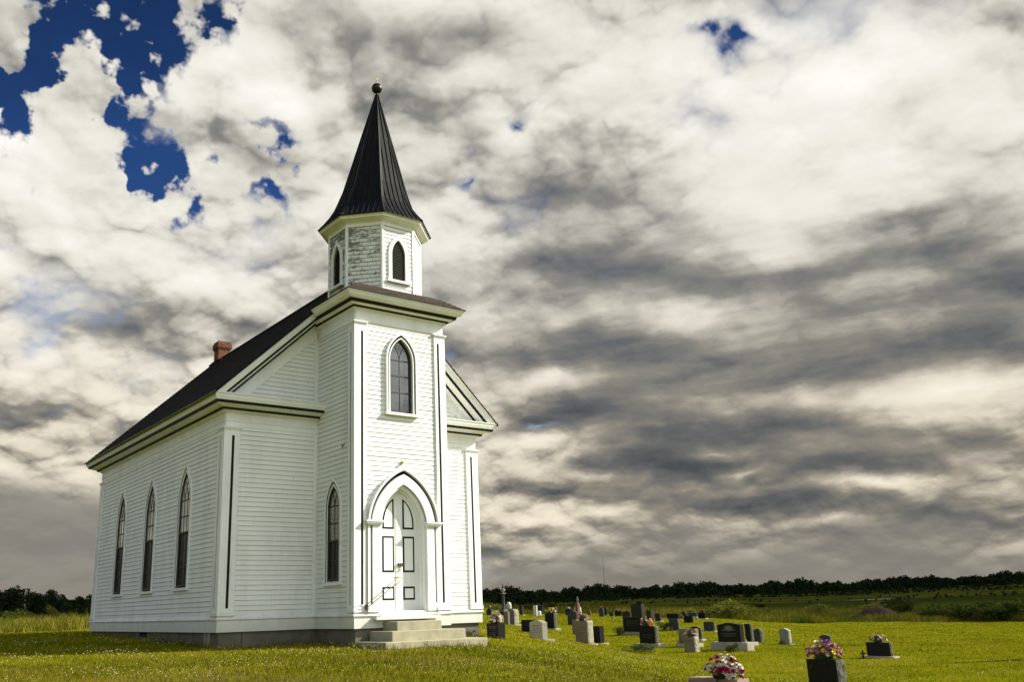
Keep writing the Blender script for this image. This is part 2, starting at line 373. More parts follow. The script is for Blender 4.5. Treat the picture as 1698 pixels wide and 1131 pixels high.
# ribbed black metal of the spire
m, k, b = mat('spire_metal')
n = k.noise(k.v('MULTIPLY', pos(k), (3, 3, .6)), 2, 5, .6)
k.put(b.inputs['Base Color'], k.ramp(n, [(.3, (.005, .005, .005)), (.7, (.010, .010, .010))]))
k.put(b.inputs['Roughness'], k.m('MULTIPLY_ADD', n, .3, .38)); b.inputs['Specular IOR Level'].default_value = .12
MAT['spire_metal'] = m
simple('ball_metal', (.006, .005, .004), (.014, .009, .007), 8, .35, .3)

# chimney brick
m, k, b = mat('brick')
P_ = pos(k); s = k.n('ShaderNodeSeparateXYZ'); k.put(s.inputs[0], P_)
cb = k.n('ShaderNodeCombineXYZ'); k.put(cb.inputs[0], k.m('ADD', s.outputs[0], s.outputs[1])); k.put(cb.inputs[1], s.outputs[2])
br = k.n('ShaderNodeTexBrick'); k.put(br.inputs['Vector'], cb.outputs[0]); br.inputs['Scale'].default_value = 1
br.inputs['Brick Width'].default_value = .21; br.inputs['Row Height'].default_value = .072; br.inputs['Mortar Size'].default_value = .007
br.inputs['Color1'].default_value = (.20, .075, .032, 1); br.inputs['Color2'].default_value = (.11, .036, .018, 1); br.inputs['Mortar'].default_value = (.06, .045, .04, 1)
n = k.noise(P_, 9, 6, .7)
k.put(b.inputs['Base Color'], k.mix(k.m('MULTIPLY', k.step(n, .55, .8), .6), br.outputs[0], (.10, .06, .05))); b.inputs['Roughness'].default_value = .9
bump(k, b, k.m('MULTIPLY_ADD', n, .5, k.m('SUBTRACT', 1, br.outputs['Fac'])), .01, .6)
MAT['brick'] = m

def glass(name, base, rough, spec):
    m, k, b = mat(name)
    n = k.noise(pos(k), 2.3, 4, .6)
    k.put(b.inputs['Base Color'], k.ramp(n, [(.3, base), (.7, tuple(x * 1.6 for x in base))]))
    k.put(b.inputs['Roughness'], k.m('MULTIPLY_ADD', n, .06, rough)); b.inputs['Specular IOR Level'].default_value = min(spec, .5)
    b.inputs['IOR'].default_value = 2.3 if spec > .5 else 1.5
    bump(k, b, k.noise(pos(k), 5, 2, .5), .004, .25)
    MAT[name] = m
glass('old_glass', (.020, .026, .030), .03, 1.0)
glass('sky_sheen_glass', (.42, .39, .35), .05, 1.0)  # sky brightness of the upper panes put into a pale base colour
glass('dim_glass', (.11, .10, .08), .05, 1.0)
glass('screened_glass', (.012, .013, .014), .30, .25)

# ------------------------------------------------------------------ mesh helpers
class MB:
    def __init__(s): s.v = []; s.f = []; s.m = []; s.sm = []
    def add(s, vs, fs, m=0, smooth=False):
        o = len(s.v); s.v.extend([tuple(p) for p in vs])
        for f in fs: s.f.append(tuple(i + o for i in f)); s.m.append(m); s.sm.append(smooth)
    def quad(s, a, b, c, d, m=0): s.add((a, b, c, d), ((0, 1, 2, 3),), m)
    def poly(s, pts, m=0): s.add(pts, (tuple(range(len(pts))),), m)
    def box(s, x0, x1, y0, y1, z0, z1, m=0, fr=None, top=0):
        if fr: c = [fr(u, z, d) for z in (z0, z1) for d in (y0, y1) for u in (x0, x1)]
        else: c = [(x, y, z) for z in (z0, z1) for y in (y0, y1) for x in (x0, x1)]
        s.add(c, ((0, 2, 3, 1), (4, 5, 7, 6), (0, 1, 5, 4), (2, 6, 7, 3), (0, 4, 6, 2), (1, 3, 7, 5)), m)
    def tube(s, pts, r, m=0, n=6, r1=None):
        pts = [Vector(p) for p in pts]; base = len(s.v); N = len(pts)
        for i, p in enumerate(pts):
            d = (pts[min(i + 1, N - 1)] - pts[max(i - 1, 0)]).normalized()
            a = d.cross(Vector((0, 0, 1)));
            if a.length < .05: a = d.cross(Vector((1, 0, 0)))
            a.normalize(); c = d.cross(a)
            rr = r if r1 is None else r + (r1 - r) * i / (N - 1)
            for j in range(n):
                t = 2 * math.pi * j / n; s.v.append(tuple(p + (a * math.cos(t) + c * math.sin(t)) * rr))
        for i in range(N - 1):
            for j in range(n):
                s.f.append((base + i * n + j, base + i * n + (j + 1) % n, base + (i + 1) * n + (j + 1) % n, base + (i + 1) * n + j)); s.m.append(m); s.sm.append(True)
        s.f.append(tuple(base + j for j in range(n))); s.m.append(m); s.sm.append(False)
        s.f.append(tuple(base + (N - 1) * n + j for j in range(n))); s.m.append(m); s.sm.append(False)
    def lathe(s, c, prof, n=16, m=0, smooth=True):
        base = len(s.v)
        for r, z in prof:
            for j in range(n):
                t = 2 * math.pi * j / n; s.v.append((c[0] + r * math.cos(t), c[1] + r * math.sin(t), c[2] + z))
        for i in range(len(prof) - 1):
            for j in range(n):
                s.f.append((base + i * n + j, base + i * n + (j + 1) % n, base + (i + 1) * n + (j + 1) % n, base + (i + 1) * n + j)); s.m.append(m); s.sm.append(smooth)
        s.f.append(tuple(base + j for j in range(n))); s.m.append(m); s.sm.append(False)
        s.f.append(tuple(base + (len(prof) - 1) * n + j for j in range(n))); s.m.append(m); s.sm.append(False)
    def build(s, name, mats, parent=None, loc=None, **props):
        me = bpy.data.meshes.new(name)
        me.from_pydata(s.v, [], s.f)
        for mm in (mats if isinstance(mats, (list, tuple)) else [mats]): me.materials.append(MAT[mm] if isinstance(mm, str) else mm)
        me.polygons.foreach_set('material_index', s.m); me.polygons.foreach_set('use_smooth', s.sm)
        me.update()
        bm = bmesh.new(); bm.from_mesh(me); bmesh.ops.recalc_face_normals(bm, faces=bm.faces); bm.to_mesh(me); bm.free()
        o = bpy.data.objects.new(name, me); COL.objects.link(o)
        if parent is not None: o.parent = parent
        if loc is not None: o.location = loc
        for kk, vv in props.items(): o[kk] = vv
        return o
def empty(name, loc=(0, 0, 0), rz=0, **props):
    o = bpy.data.objects.new(name, None); COL.objects.link(o)
    o.location = loc; o.rotation_euler = (0, 0, rz); o.empty_display_size = .3
    for kk, vv in props.items(): o[kk] = vv
    return o
def fast_mesh(name, verts, faces_n, faces_idx, mats, smooth=False):
    """verts (N,3); faces_n = corners per face (constant); faces_idx (F,n)"""
    me = bpy.data.meshes.new(name); nf = len(faces_idx)
    me.vertices.add(len(verts)); me.vertices.foreach_set('co', np.asarray(verts, np.float32).ravel())
    me.loops.add(nf * faces_n); me.loops.foreach_set('vertex_index', np.asarray(faces_idx, np.int32).ravel())
    me.polygons.add(nf); me.polygons.foreach_set('loop_start', np.arange(0, nf * faces_n, faces_n, dtype=np.int32))
    if smooth: me.polygons.foreach_set('use_smooth', np.ones(nf, bool))
    for mm in (mats if isinstance(mats, (list, tuple)) else [mats]): me.materials.append(MAT[mm] if isinstance(mm, str) else mm)
    me.update(calc_edges=True)
    return me
def obj_from(me, name, parent=None, **props):
    o = bpy.data.objects.new(name, me); COL.objects.link(o)
    if parent is not None: o.parent = parent
    for kk, vv in props.items(): o[kk] = vv
    return o
def frame(x, y, nx, ny):
    """wall frame: u runs to the right seen from outside, d outward"""
    ux, uy = -ny, nx
    return lambda u, z, d: (x + ux * u + nx * d, y + uy * u + ny * d, z)

def arch(w, z0, zs, za, n=14, cx=0.0, flat=0.0):
    """outline of a pointed opening, bottom left over the apex to bottom right"""
    h = za - zs; R = (w * w + h * h) / (2 * w); c = w - R        # right arc centre (c, zs)
    a1 = math.atan2(h, -c)
    right = [(c + R * math.cos(a1 * i / n), zs + R * math.sin(a1 * i / n)) for i in range(n + 1)]
    right = [(x + (w * (1 - i / n) - x) * flat, z + (zs + h * i / n - z) * flat) for i, (x, z) in enumerate(right)]      # straighter, sharper haunches
    return [(cx - w, z0)] + [(cx - x, z) for x, z in right] + [(cx + x, z) for x, z in right[-2::-1]] + [(cx + w, z0)]
def band(mb, fr, o, i, d1, d0o, d0i, m=0, mi=None, mo=None):
    """ring between outlines o (outer) and i (inner): front at depth d1, cheeks back to d0o / d0i"""
    n = len(o); mi = m if mi is None else mi; mo = m if mo is None else mo
    for a in range(n - 1):
        b_ = a + 1
        mb.quad(fr(*o[a], d1), fr(*o[b_], d1), fr(*i[b_], d1), fr(*i[a], d1), m)
        mb.quad(fr(*o[a], d1), fr(*o[b_], d1), fr(*o[b_], d0o), fr(*o[a], d0o), mo)
        mb.quad(fr(*i[a], d1), fr(*i[b_], d1), fr(*i[b_], d0i), fr(*i[a], d0i), mi)
def arch_half(w, zs, za, z):
    if z <= zs: return w
    if z >= za: return 0
    h = za - zs; R = (w * w + h * h) / (2 * w)
    return max(0.0, (w - R) + math.sqrt(max(0, R * R - (z - zs) ** 2)))

def clap(mb, fr, rng_u, z0, z1, holes=(), course=.107, t=.0115, m=0, d=0.0, piece=2.6, gaps=True):
    """lapped boards; rng_u(z) gives (u0, u1); holes = (cx, w, z0, zs, za); material 1 = lower edges darkened to paint in the shadow lines"""
    z = z0
    while z < z1 - .005:
        zc = min(z + course, z1)
        lv = [z] + sorted(h[2] for h in holes if z + .004 < h[2] < zc - .004) + [zc]
        jit = [rnd.uniform(-.002, .003) for _ in range(40)]
        for li in range(len(lv) - 1):
            zb, zt = lv[li], lv[li + 1]
            a0, b0 = rng_u(zb + .001); a1, b1 = rng_u(zt - .001)
            segs = [(a0, b0, a1, b1)]
            for (cx, w, h0, hs, ha) in holes:
                if zt <= h0 + .001 or zb >= ha: continue
                hb = arch_half(w, hs, ha, max(zb, h0)); ht = arch_half(w, hs, ha, zt)
                ns = []
                for (p, q_, p1, q1) in segs:
                    if p < cx < q_: ns += [(p, cx - hb, p1, cx - ht), (cx + hb, q_, cx + ht, q1)]
                    else: ns.append((p, q_, p1, q1))
                segs = ns
            for si, (p, q_, p1, q1) in enumerate(segs):
                if q_ - p < .004: continue
                cuts = [p]
                if len(lv) == 2:
                    x = p + rnd.uniform(.6, piece)
                    while x < min(q_, q1) - .3 and x > max(p, p1) + .2: cuts.append(x); x += rnd.uniform(1.4, piece)
                cuts.append(q_)
                for j in range(len(cuts) - 1):
                    l, r = cuts[j], cuts[j + 1]
                    l1 = p1 if j == 0 else l; r1 = q1 if j == len(cuts) - 2 else r
                    tt = t + jit[(si * 7 + j) % 40]; g_ = .0015 if gaps and j else 0
                    db = d + tt * (zc - zb) / (zc - z); dt_ = d + tt * (zc - zt) / (zc - z)
                    mb.quad(fr(l + g_, zb, db), fr(r, zb, db), fr(r1, zt + .004, dt_), fr(l1 + g_, zt + .004, dt_), m)
                    if li == 0:
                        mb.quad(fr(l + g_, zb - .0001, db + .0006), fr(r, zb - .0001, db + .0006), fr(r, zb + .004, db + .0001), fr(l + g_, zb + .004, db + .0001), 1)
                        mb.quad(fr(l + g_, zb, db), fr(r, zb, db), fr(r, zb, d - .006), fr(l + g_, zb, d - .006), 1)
        z = zc

def sweep(mb, path, prof, segm, close=False):
    """profile (out, z) swept along a wall line, outside on the right-hand side of travel"""
    n = len(path); rows = []
    for i, p in enumerate(path):
        p = Vector(p)
        def nrm(a, b_):
            d = (Vector(b_) - Vector(a)).normalized(); return Vector((d.y, -d.x))
        if i == 0 and not close: m_ = nrm(path[0], path[1])
        elif i == n - 1 and not close: m_ = nrm(path[-2], path[-1])
        else:
            n1 = nrm(path[i - 1], path[i]); n2 = nrm(path[i], path[(i + 1) % n]); m_ = (n1 + n2) / (1 + n1.dot(n2))
        rows.append([(p.x + m_.x * o, p.y + m_.y * o, z) for o, z in prof])
    for i in range(n if close else n - 1):
        a, b_ = rows[i], rows[(i + 1) % n]
        for j in range(len(prof) - 1):
            mb.quad(a[j], b_[j], b_[j + 1], a[j + 1], segm[j])
    if not close:
        for r in (rows[0], rows[-1]): mb.poly(r, 0)

# ------------------------------------------------------------------ the church
A, B_, DT, LB = 1.216, 3.505, 1.839, 10.224
YB = DT + LB
OV, ZE, ZR = .424, 5.125, 8.86
def roof_z(x): return ZR - (ZR - ZE) * abs(x) / (B_ + OV)
church = empty('church', (0, 0, 0), label='small white clapboard church with a black octagonal steeple', category='church')

FRONT = frame(0, 0, 0, -1); TL = frame(-A, 0, -1, 0); TR = frame(A, 0, 1, 0)
BF = frame(0, DT, 0, -1); BL = frame(-B_, 0, -1, 0); BR = frame(B_, 0, 1, 0); BK = frame(0, YB, 0, 1)
PIL = .285

# foundation
mb = MB()
ins = .035
mb.box(-B_ + ins, B_ - ins, DT + ins, YB - ins, -1.6, .004)
mb.box(-A + ins, A - ins, ins, DT + .3, -1.6, .004)
foundation = mb.build('foundation', 'foundation', church)
for x in (-2.95, ):
    mb = MB(); mb.box(x, x + .012, DT + ins - .004, DT + ins + .01, -.5, .0); mb.build('joint', 'dark_void', foundation)
for y in (3.35, 5.6, 9.4, 11.2):
    mb = MB(); mb.box(-B_ + ins - .004, -B_ + ins + .01, y, y + .012, -.5, .0); mb.build('joint', 'dark_void', foundation)
mb = MB(); mb.box(-B_ + ins - .005, -B_ + .1, 6.75, 7.35, -.13, -.015)
mb.build('vent', 'dark_void', foundation)
mb = MB(); mb.box(-B_ + ins - .03, -B_ + .1, 2.34, 2.40, -.3, -.01); mb.box(-B_ + ins - .03, -B_ + .1, 2.58, 2.64, -.3, -.01)
for i in range(6): mb.box(-B_ + ins - .02, -B_ + .1, 2.40, 2.58, -.29 + i * .047, -.27 + i * .047)
mb.build('vent', 'concrete', foundation)

# walls
def win_hole(y, w, z0, zs, za): return (y, w, z0, zs, za)
SIDE_Y = (4.25, 6.87, 9.53)
SW = dict(w=.40, z0=1.0, zs=2.95, za=3.84)
mb = MB()
clap(mb, BL, lambda z: (-YB + .02, -DT - .02), .33, 4.62, [(-y, SW['w'] + .03, SW['z0'] - .04, SW['zs'], SW['za'] + .05) for y in SIDE_Y])
clap(mb, BR, lambda z: (DT + .02, YB - .02), .33, 4.62, [(y, SW['w'] + .03, SW['z0'] - .04, SW['zs'], SW['za'] + .05) for y in SIDE_Y])
clap(mb, BF, lambda z: (-B_ + .02, -A - .04), .33, 4.62)
clap(mb, BF, lambda z: (A + .04, B_ - .02), .33, 4.62)
mb.build('nave_wall', ['siding', 'board_shade_line'], church)
mb = MB()
def gl(z): return (-(B_ + OV) * (ZR - z - .72) / (ZR - ZE), -A - .05)
def gr(z): return (A + .05, (B_ + OV) * (ZR - z - .72) / (ZR - ZE))
clap(mb, BF, gl, 5.10, 6.98); mb.box(-A - .10, -A, -.02, .022, 5.10, 7.4, 0, BF)
mb.build('gable_wall', ['siding_worn', 'board_shade_line'], church)
mb = MB(); clap(mb, BF, gr, 5.10, 6.98); mb.box(A, A + .10, -.02, .022, 5.10, 7.4, 0, BF)
mb.build('gable_wall', ['siding_worn', 'board_shade_line'], church)
mb = MB()
clap(mb, BK, lambda z: (-B_ + .02, B_ - .02), .33, 5.10)
clap(mb, BK, lambda z: (-(B_ + OV) * (ZR - z - .2) / (ZR - ZE), (B_ + OV) * (ZR - z - .2) / (ZR - ZE)), 5.10, 8.5)
mb.build('rear_wall', ['siding', 'board_shade_line'], church)
TW = dict(w=.30, z0=4.80, zs=6.02, za=6.55)
TS = dict(w=.28, z0=1.03, zs=2.62, za=3.17)
mb = MB()
clap(mb, FRONT, lambda z: (-A + .02, A - .02), .33, 6.84, [(0, .60, .2, 2.20, 3.12), (0, TW['w'] + .03, TW['z0'] - .03, TW['zs'], TW['za'] + .04)], course=.109)
clap(mb, TR, lambda z: (0.02, DT), .33, 6.84, course=.109)
mb.build('tower_wall', ['siding', 'board_shade_line'], church)
mb = MB()
clap(mb, TL, lambda z: (-DT, -.02), .33, 6.84, [(-.96, TS['w'] + .03, TS['z0'] - .03, TS['zs'], TS['za'] + .04)], course=.109)
mb.box(-DT, -DT + .05, 0, .024, .33, 4.62, 0, TL); mb.box(-DT, -DT + .05, 0, .024, 5.10, 7.0, 0, TL)
mb.build('tower_wall', ['siding_worn', 'board_shade_line'], church)
for u in (-A - .09, A):
    mb = MB(); mb.box(u, u + .09, 0, .02, .33, 4.62, 0, BF); mb.build('corner_board', 'trim', church)
# dark interior lining so that no light leaks through the shell
mb = MB()
mb.box(-B_ + .16, B_ - .16, DT + .16, YB - .16, .02, 5.0)
mb.box(-A + .16, A - .16, .22, DT + .3, .02, 7.0)
mb.build('interior_lining', 'dark_void', church)

# frieze boards over the siding
mb = MB()
for fr, u0, u1, zc in ((BL, -YB, -DT, 4.60), (BR, DT, YB, 4.60), (BF, -B_ , -A, 4.60), (BF, A, B_, 4.60), (BK, -B_, B_, 4.60)):
    mb.box(u0, u1, -.02, .022, zc, 4.80, 0, fr); mb.box(u0, u1, -.02, .03, zc - .012, zc + .006, 0, fr)
    mb.box(u0, u1, -.02, .016, 4.47, zc - .012, 0, fr)
for fr, u0, u1 in ((FRONT, -A, A), (TL, -DT, 0), (TR, 0, DT)):
    mb.box(u0, u1, -.02, .024, 6.84, 7.13, 0, fr)
mb.build('frieze', 'trim', church)

# water table
mb = MB()
path = [(A, DT), (B_, DT), (B_, YB), (-B_, YB), (-B_, DT), (-A, DT), (-A, 0), (A, 0)]
sweep(mb, path, [(-.03, 0.0), (.036, 0.0), (.036, .245), (.068, .252), (.068, .275), (.05, .29), (.03, .33), (-.01, .34)], [0] * 7, close=True)
mb.build('water_table', 'trim', church)

# pilasters with black recessed panels
def pilaster(fr, u0, u1, ztop, s0, s1, zs0, zs1, name='corner_pilaster', z0=.33, d=.045, basetop=.41):
    mb = MB()
    mb.box(u0, s0, -.01, d, z0, ztop, 0, fr); mb.box(s1, u1, -.01, d, z0, ztop, 0, fr)
    mb.box(s0, s1, -.01, d, z0, zs0, 0, fr); mb.box(s0, s1, -.01, d, zs1, ztop, 0, fr)
    mb.box(u0 - .012, u1 + .012, -.01, d + .022, z0, basetop, 0, fr)
    mb.box(u0 - .014, u1 + .014, -.01, d + .018, ztop - .035, ztop, 0, fr)
    mb.box(u0 - .035, u1 + .035, -.01, d + .040, ztop, ztop + .028, 0, fr)
    o = mb.build(name, 'trim', church)
    mb = MB(); mb.box(s0, s1, -.01, .027, zs0, zs1, 0, fr)
    mb.build('recessed_panel', 'black_paint', o)
for sgn in (-1, 1):
    u = sorted((sgn * (A + .047), sgn * (A - PIL + .02))); c = sgn * 1.06
    pilaster(FRONT, u[0], u[1], 6.80, c - .031, c + .031, .49, 6.60)
    u = sorted((sgn * (B_ + .047), sgn * (B_ - .33))); c = sgn * 3.335
    pilaster(BF, u[0], u[1], 4.42, c - .033, c + .033, .49, 4.26)
pilaster(TL, -.26, 0, 6.80, -.16, -.11, .49, 6.60); pilaster(TR, 0, .26, 6.80, .11, .16, .49, 6.60)
pilaster(BL, -DT - .33, -DT, 4.42, -DT - .20, -DT - .14, .49, 4.26)
pilaster(BL, -YB, -YB + .33, 4.42, -YB + .14, -YB + .20, .49, 4.26)
pilaster(BR, DT, DT + .33, 4.42, DT + .14, DT + .20, .49, 4.26)
pilaster(BR, YB - .33, YB, 4.42, YB - .20, YB - .14, .49, 4.26)

# cornices (white mouldings, two black lines)
PB = [(.46, 5.145), (.455, 5.118), (.435, 5.10), (.425, 5.05), (.41, 5.02), (.40, 4.995), (.395, 4.985), (.372, 4.985), (.366, 4.935), (.325, 4.930), (.175, 4.875), (.158, 4.875), (.155, 4.832), (.11, 4.832), (.085, 4.82), (.055, 4.785), (.02, 4.775)]
SB = [0, 0, 0, 0, 0, 0, 0, 1, 1, 0, 0, 1, 1, 0, 0, 0]
mb = MB()
sweep(mb, [(A, DT), (B_, DT), (B_, YB), (-B_, YB), (-B_, DT), (-A, DT)], PB, SB)
for sgn in (-1, 1):                                   # little lead-covered top of the gable return
    mb.quad((sgn * A, DT - .46, 5.147), (sgn * (B_ + .46), DT - .46, 5.147), (sgn * B_, DT + .02, 5.20), (sgn * A, DT + .02, 5.20), 0)
mb.build('eaves_cornice', ['trim', 'black_paint'], church)
PT = [(.43, 7.43), (.425, 7.405), (.40, 7.385), (.385, 7.345), (.35, 7.31), (.325, 7.292), (.30, 7.286), (.275, 7.286), (.262, 7.222), (.22, 7.218), (.145, 7.185), (.125, 7.185), (.122, 7.148), (.085, 7.148), (.06, 7.135), (.035, 7.11), (.02, 7.10)]
mb = MB()
sweep(mb, [(-A, 1.40), (-A, 0), (A, 0), (A, 1.40)], PT, SB)
for pth in ([(-A, DT + .05), (-A, 1.40)], [(A, 1.40), (A, DT + .05)]): sweep(mb, pth, PT[8:], SB[8:])
mb.build('tower_cornice', ['trim', 'black_paint'], church)
# raking cornices
def rake(mb, sgn, yw, ydir, xin, k=1.33):
    prof = [(o, (z - 5.125) * k) for o, z in PB[:-1]] + [(.026, -.46), (.026, -.76), (.0, -.76)]
    sg = SB[:-1] + [0, 0, 0]
    x0, x1 = sgn * (B_ + OV + .03), sgn * xin
    for j in range(len(prof) - 1):
        (o0, z0), (o1, z1) = prof[j], prof[j + 1]
        def pt(x, o, z): return (x, yw + ydir * o, roof_z(x) + z)
        def xs(z):                                   # each moulding dies on top of the level return
            return sgn * min(B_ + OV + .03, (ZR + z - 5.125) / (ZR - ZE) * (B_ + OV))
        mb.quad(pt(xs(z0), o0, z0), pt(x1, o0, z0), pt(x1, o1, z1), pt(xs(z1), o1, z1), sg[j])
for sgn in (-1, 1):
    for yw, yd, xi in ((DT, -1, A), (YB, 1, 0)):
        mb = MB(); rake(mb, sgn, yw, yd, xi); mb.build('raking_cornice', ['trim', 'black_paint'], church)

# main roof
mb = MB()
y0, y1 = DT - OV - .05, YB + OV + .05
xo = B_ + OV + .05
for s in (-1, 1):
    n = 40
    for i in range(n):                                   # courses, each lapping the next
        xa = xo * (1 - i / n); xb = xo * (1 - (i + 1) / n); h = .018
        ya = y0 + rnd.uniform(-.004, .004); yb = y1 + rnd.uniform(-.006, .006)
        mb.quad((s * xa, ya, roof_z(xa) + .032 + h), (s * xa, yb, roof_z(xa) + .032 + h), (s * xb, yb, roof_z(xb) + .034), (s * xb, ya, roof_z(xb) + .034))
        mb.quad((s * xa, ya, roof_z(xa) + .032 + h), (s * xa, yb, roof_z(xa) + .032 + h), (s * xa, yb, roof_z(xa) + .030), (s * xa, ya, roof_z(xa) + .030))
    mb.quad((s * xo, y0, roof_z(xo)), (s * xo, y1, roof_z(xo)), (0, y1, ZR), (0, y0, ZR))
    mb.quad((s * xo, y0, roof_z(xo)), (0, y0, ZR), (0, y0, ZR + .036), (s * xo, y0, roof_z(xo) + .036))
    mb.quad((s * xo, y1, roof_z(xo)), (0, y1, ZR), (0, y1, ZR + .036), (s * xo, y1, roof_z(xo) + .036))
mb.box(-.07, .07, y0, y1, ZR + .0, ZR + .045)
roof = mb.build('roof', 'roof_shingle', church)
# chimney
mb = MB()
cx0, cx1, cy0, cy1 = -.22, .19, 11.25, 11.66
mb.box(cx0, cx1, cy0, cy1, 8.3, 9.17)
mb.box(cx0 - .025, cx1 + .025, cy0 - .025, cy1 + .025, 9.165, 9.22); mb.box(cx0 - .05, cx1 + .05, cy0 - .05, cy1 + .05, 9.218, 9.38)
mb.box(cx0 - .02, cx1 + .02, cy0 - .02, cy1 + .02, 9.378, 9.45)
ch = mb.build('chimney', 'brick', roof)
mb = MB(); mb.box(cx0 + .09, cx1 - .09, cy0 + .09, cy1 - .09, 9.40, 9.452); mb.build('chimney_flue', 'dark_void', roof)
mb = MB(); mb.box(cx0 - .06, cx1 + .06, cy0 - .06, cy1 + .06, 8.3, ZR - .10); mb.build('chimney_base', 'dark_void', roof)

# tower skirt roof
mb = MB()
def ring(o, z): return [(-A - o, -o, z), (A + o, -o, z), (A + o, 1.40, z), (-A - o, 1.40, z)]
nr = 6
for i in range(nr):
    a = ring(.445 - .51 * i / nr, 7.437 + .375 * i / nr + .016); b2 = ring(.445 - .51 * (i + 1) / nr, 7.437 + .375 * (i + 1) / nr); c_ = ring(.445 - .51 * i / nr, 7.433 + .375 * i / nr)
    for j in range(4):
        mb.quad(a[j], a[(j + 1) % 4], b2[(j + 1) % 4], b2[j]); mb.quad(a[j], a[(j + 1) % 4], c_[(j + 1) % 4], c_[j])
mb.poly(ring(-.065, 7.812))
mb.build('tower_roof', 'skirt_shingle', church)

# ------------------------------------------------------------------ windows
def tracery(mb, fr, w, zs, za, lights, d, r=.0085, m=0, cx=0.0, z0=0):
    h = za - zs; R = (w * w + h * h) / (2 * w); step = 2 * w / lights
    a1 = math.acos(max(-1, min(1, (R - w) / R)))
    for kx in range(1, lights):
        x0 = -w + kx * step
        mb.tube([fr(cx + x0, z0, d), fr(cx + x0, zs, d)], r, m, 4)
        for s in (-1, 1):
            pts = []
            for i in range(13):
                t = a1 * i / 12
                x = x0 + s * (-(R) + R * math.cos(t)); z = zs + R * math.sin(t)
                if abs(x) > arch_half(w, zs, za, z): break
                pts.append(fr(cx + x, z, d))
            if len(pts) > 1: mb.tube(pts, r, m, 4)
def gothic_window(fr, cx, rim, groove, inner, gl, lights, bars, rail=None, sillw=.06, recess=.07, proud=.075, name='window', glassm='old_glass'):
    """rim/groove/inner/gl = (half width, z0, spring, apex)"""
    mb = MB()
    O = arch(*rim, cx=cx); Gv = arch(*groove, cx=cx)
    I0 = arch(groove[0] - .045, groove[1], groove[2], groove[3] - .06, cx=cx)
    I = arch(*inner, cx=cx); GL = arch(*gl, cx=cx)
    band(mb, fr, O, Gv, proud, -.01, .0)
    band(mb, fr, I0, I, proud - .02, .0, -.02)
    mb.box(cx - rim[0] - .03, cx + rim[0] + .03, -.02, proud + .035, rim[1] - sillw, rim[1], 0, fr)
    o = mb.build(name, 'trim', church)
    mb = MB(); band(mb, fr, Gv, I0, .016, .0, .0); mb.build('black_groove', 'black_paint', o)
    mb = MB(); band(mb, fr, I, GL, -recess + .03, -recess - .02, -recess - .02, 0)
    for z in bars: 
        hw = arch_half(gl[0], gl[2], gl[3], z); mb.box(cx - hw, cx + hw, -recess - .01, -recess + .012, z - .011, z + .011, 0, fr)
    if rail: mb.box(cx - gl[0], cx + gl[0], -recess - .02, -recess + .03, rail - .022, rail + .022, 0, fr)
    tracery(mb, fr, gl[0], gl[2], gl[3], lights, -recess, cx=cx, z0=gl[1])
    mb.box(cx - gl[0], cx + gl[0], -recess - .02, -recess + .03, gl[1], gl[1] + .05, 0, fr)
    mb.build('sash', 'sash_paint', o)
    zsplit = rail or gl[1]
    up = [(p, max(z, zsplit)) for p, z in GL]
    mb = MB(); mb.poly([fr(p, z, -recess - .004) for p, z in up]); mb.build('pane', glassm, o)
    if rail:
        mb = MB(); mb.quad(fr(cx - gl[0], gl[1], -recess - .012), fr(cx + gl[0], gl[1], -recess - .012), fr(cx + gl[0], rail, -recess - .012), fr(cx - gl[0], rail, -recess - .012))
        mb.build('pane', 'screened_glass', o)
    # reveal
    mb = MB(); band(mb, fr, I, arch(inner[0] - .001, inner[1], inner[2], inner[3] - .001, cx=cx), -.012, .0, -recess - .02)
    mb.build('reveal', 'trim', o)
simple('sash_paint', (.016, .015, .014), (.06, .05, .04), 30, .6)
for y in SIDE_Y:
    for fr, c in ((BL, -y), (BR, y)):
        gothic_window(fr, c, (.485, 1.0, 2.95, 3.95), (.445, 1.0, 2.95, 3.89), (.36, 1.0, 2.95, 3.76), (.315, 1.03, 2.95, 3.70), 3, (1.47, 1.88, 2.68, 3.07), rail=2.29, proud=.04, recess=.018, glassm='sky_sheen_glass')
gothic_window(TL, -.96, (.39, .98, 2.62, 3.29), (.355, .98, 2.62, 3.24), (.28, .98, 2.62, 3.13), (.245, 1.02, 2.62, 3.07), 2, (1.47, 2.28, 2.67), rail=1.89, proud=.04, recess=.02, glassm='dim_glass')
gothic_window(TR, .96, (.39, .98, 2.62, 3.29), (.355, .98, 2.62, 3.24), (.28, .98, 2.62, 3.13), (.245, 1.02, 2.62, 3.07), 2, (1.47, 2.28, 2.67), rail=1.89, proud=.04, recess=.02, glassm='dim_glass')
gothic_window(FRONT, 0, (.425, 4.75, 6.02, 6.70), (.385, 4.75, 6.02, 6.65), (.315, 4.75, 6.02, 6.56), (.275, 4.78, 6.02, 6.51), 2, (5.26, 5.66, 6.04), proud=.075, recess=.05)

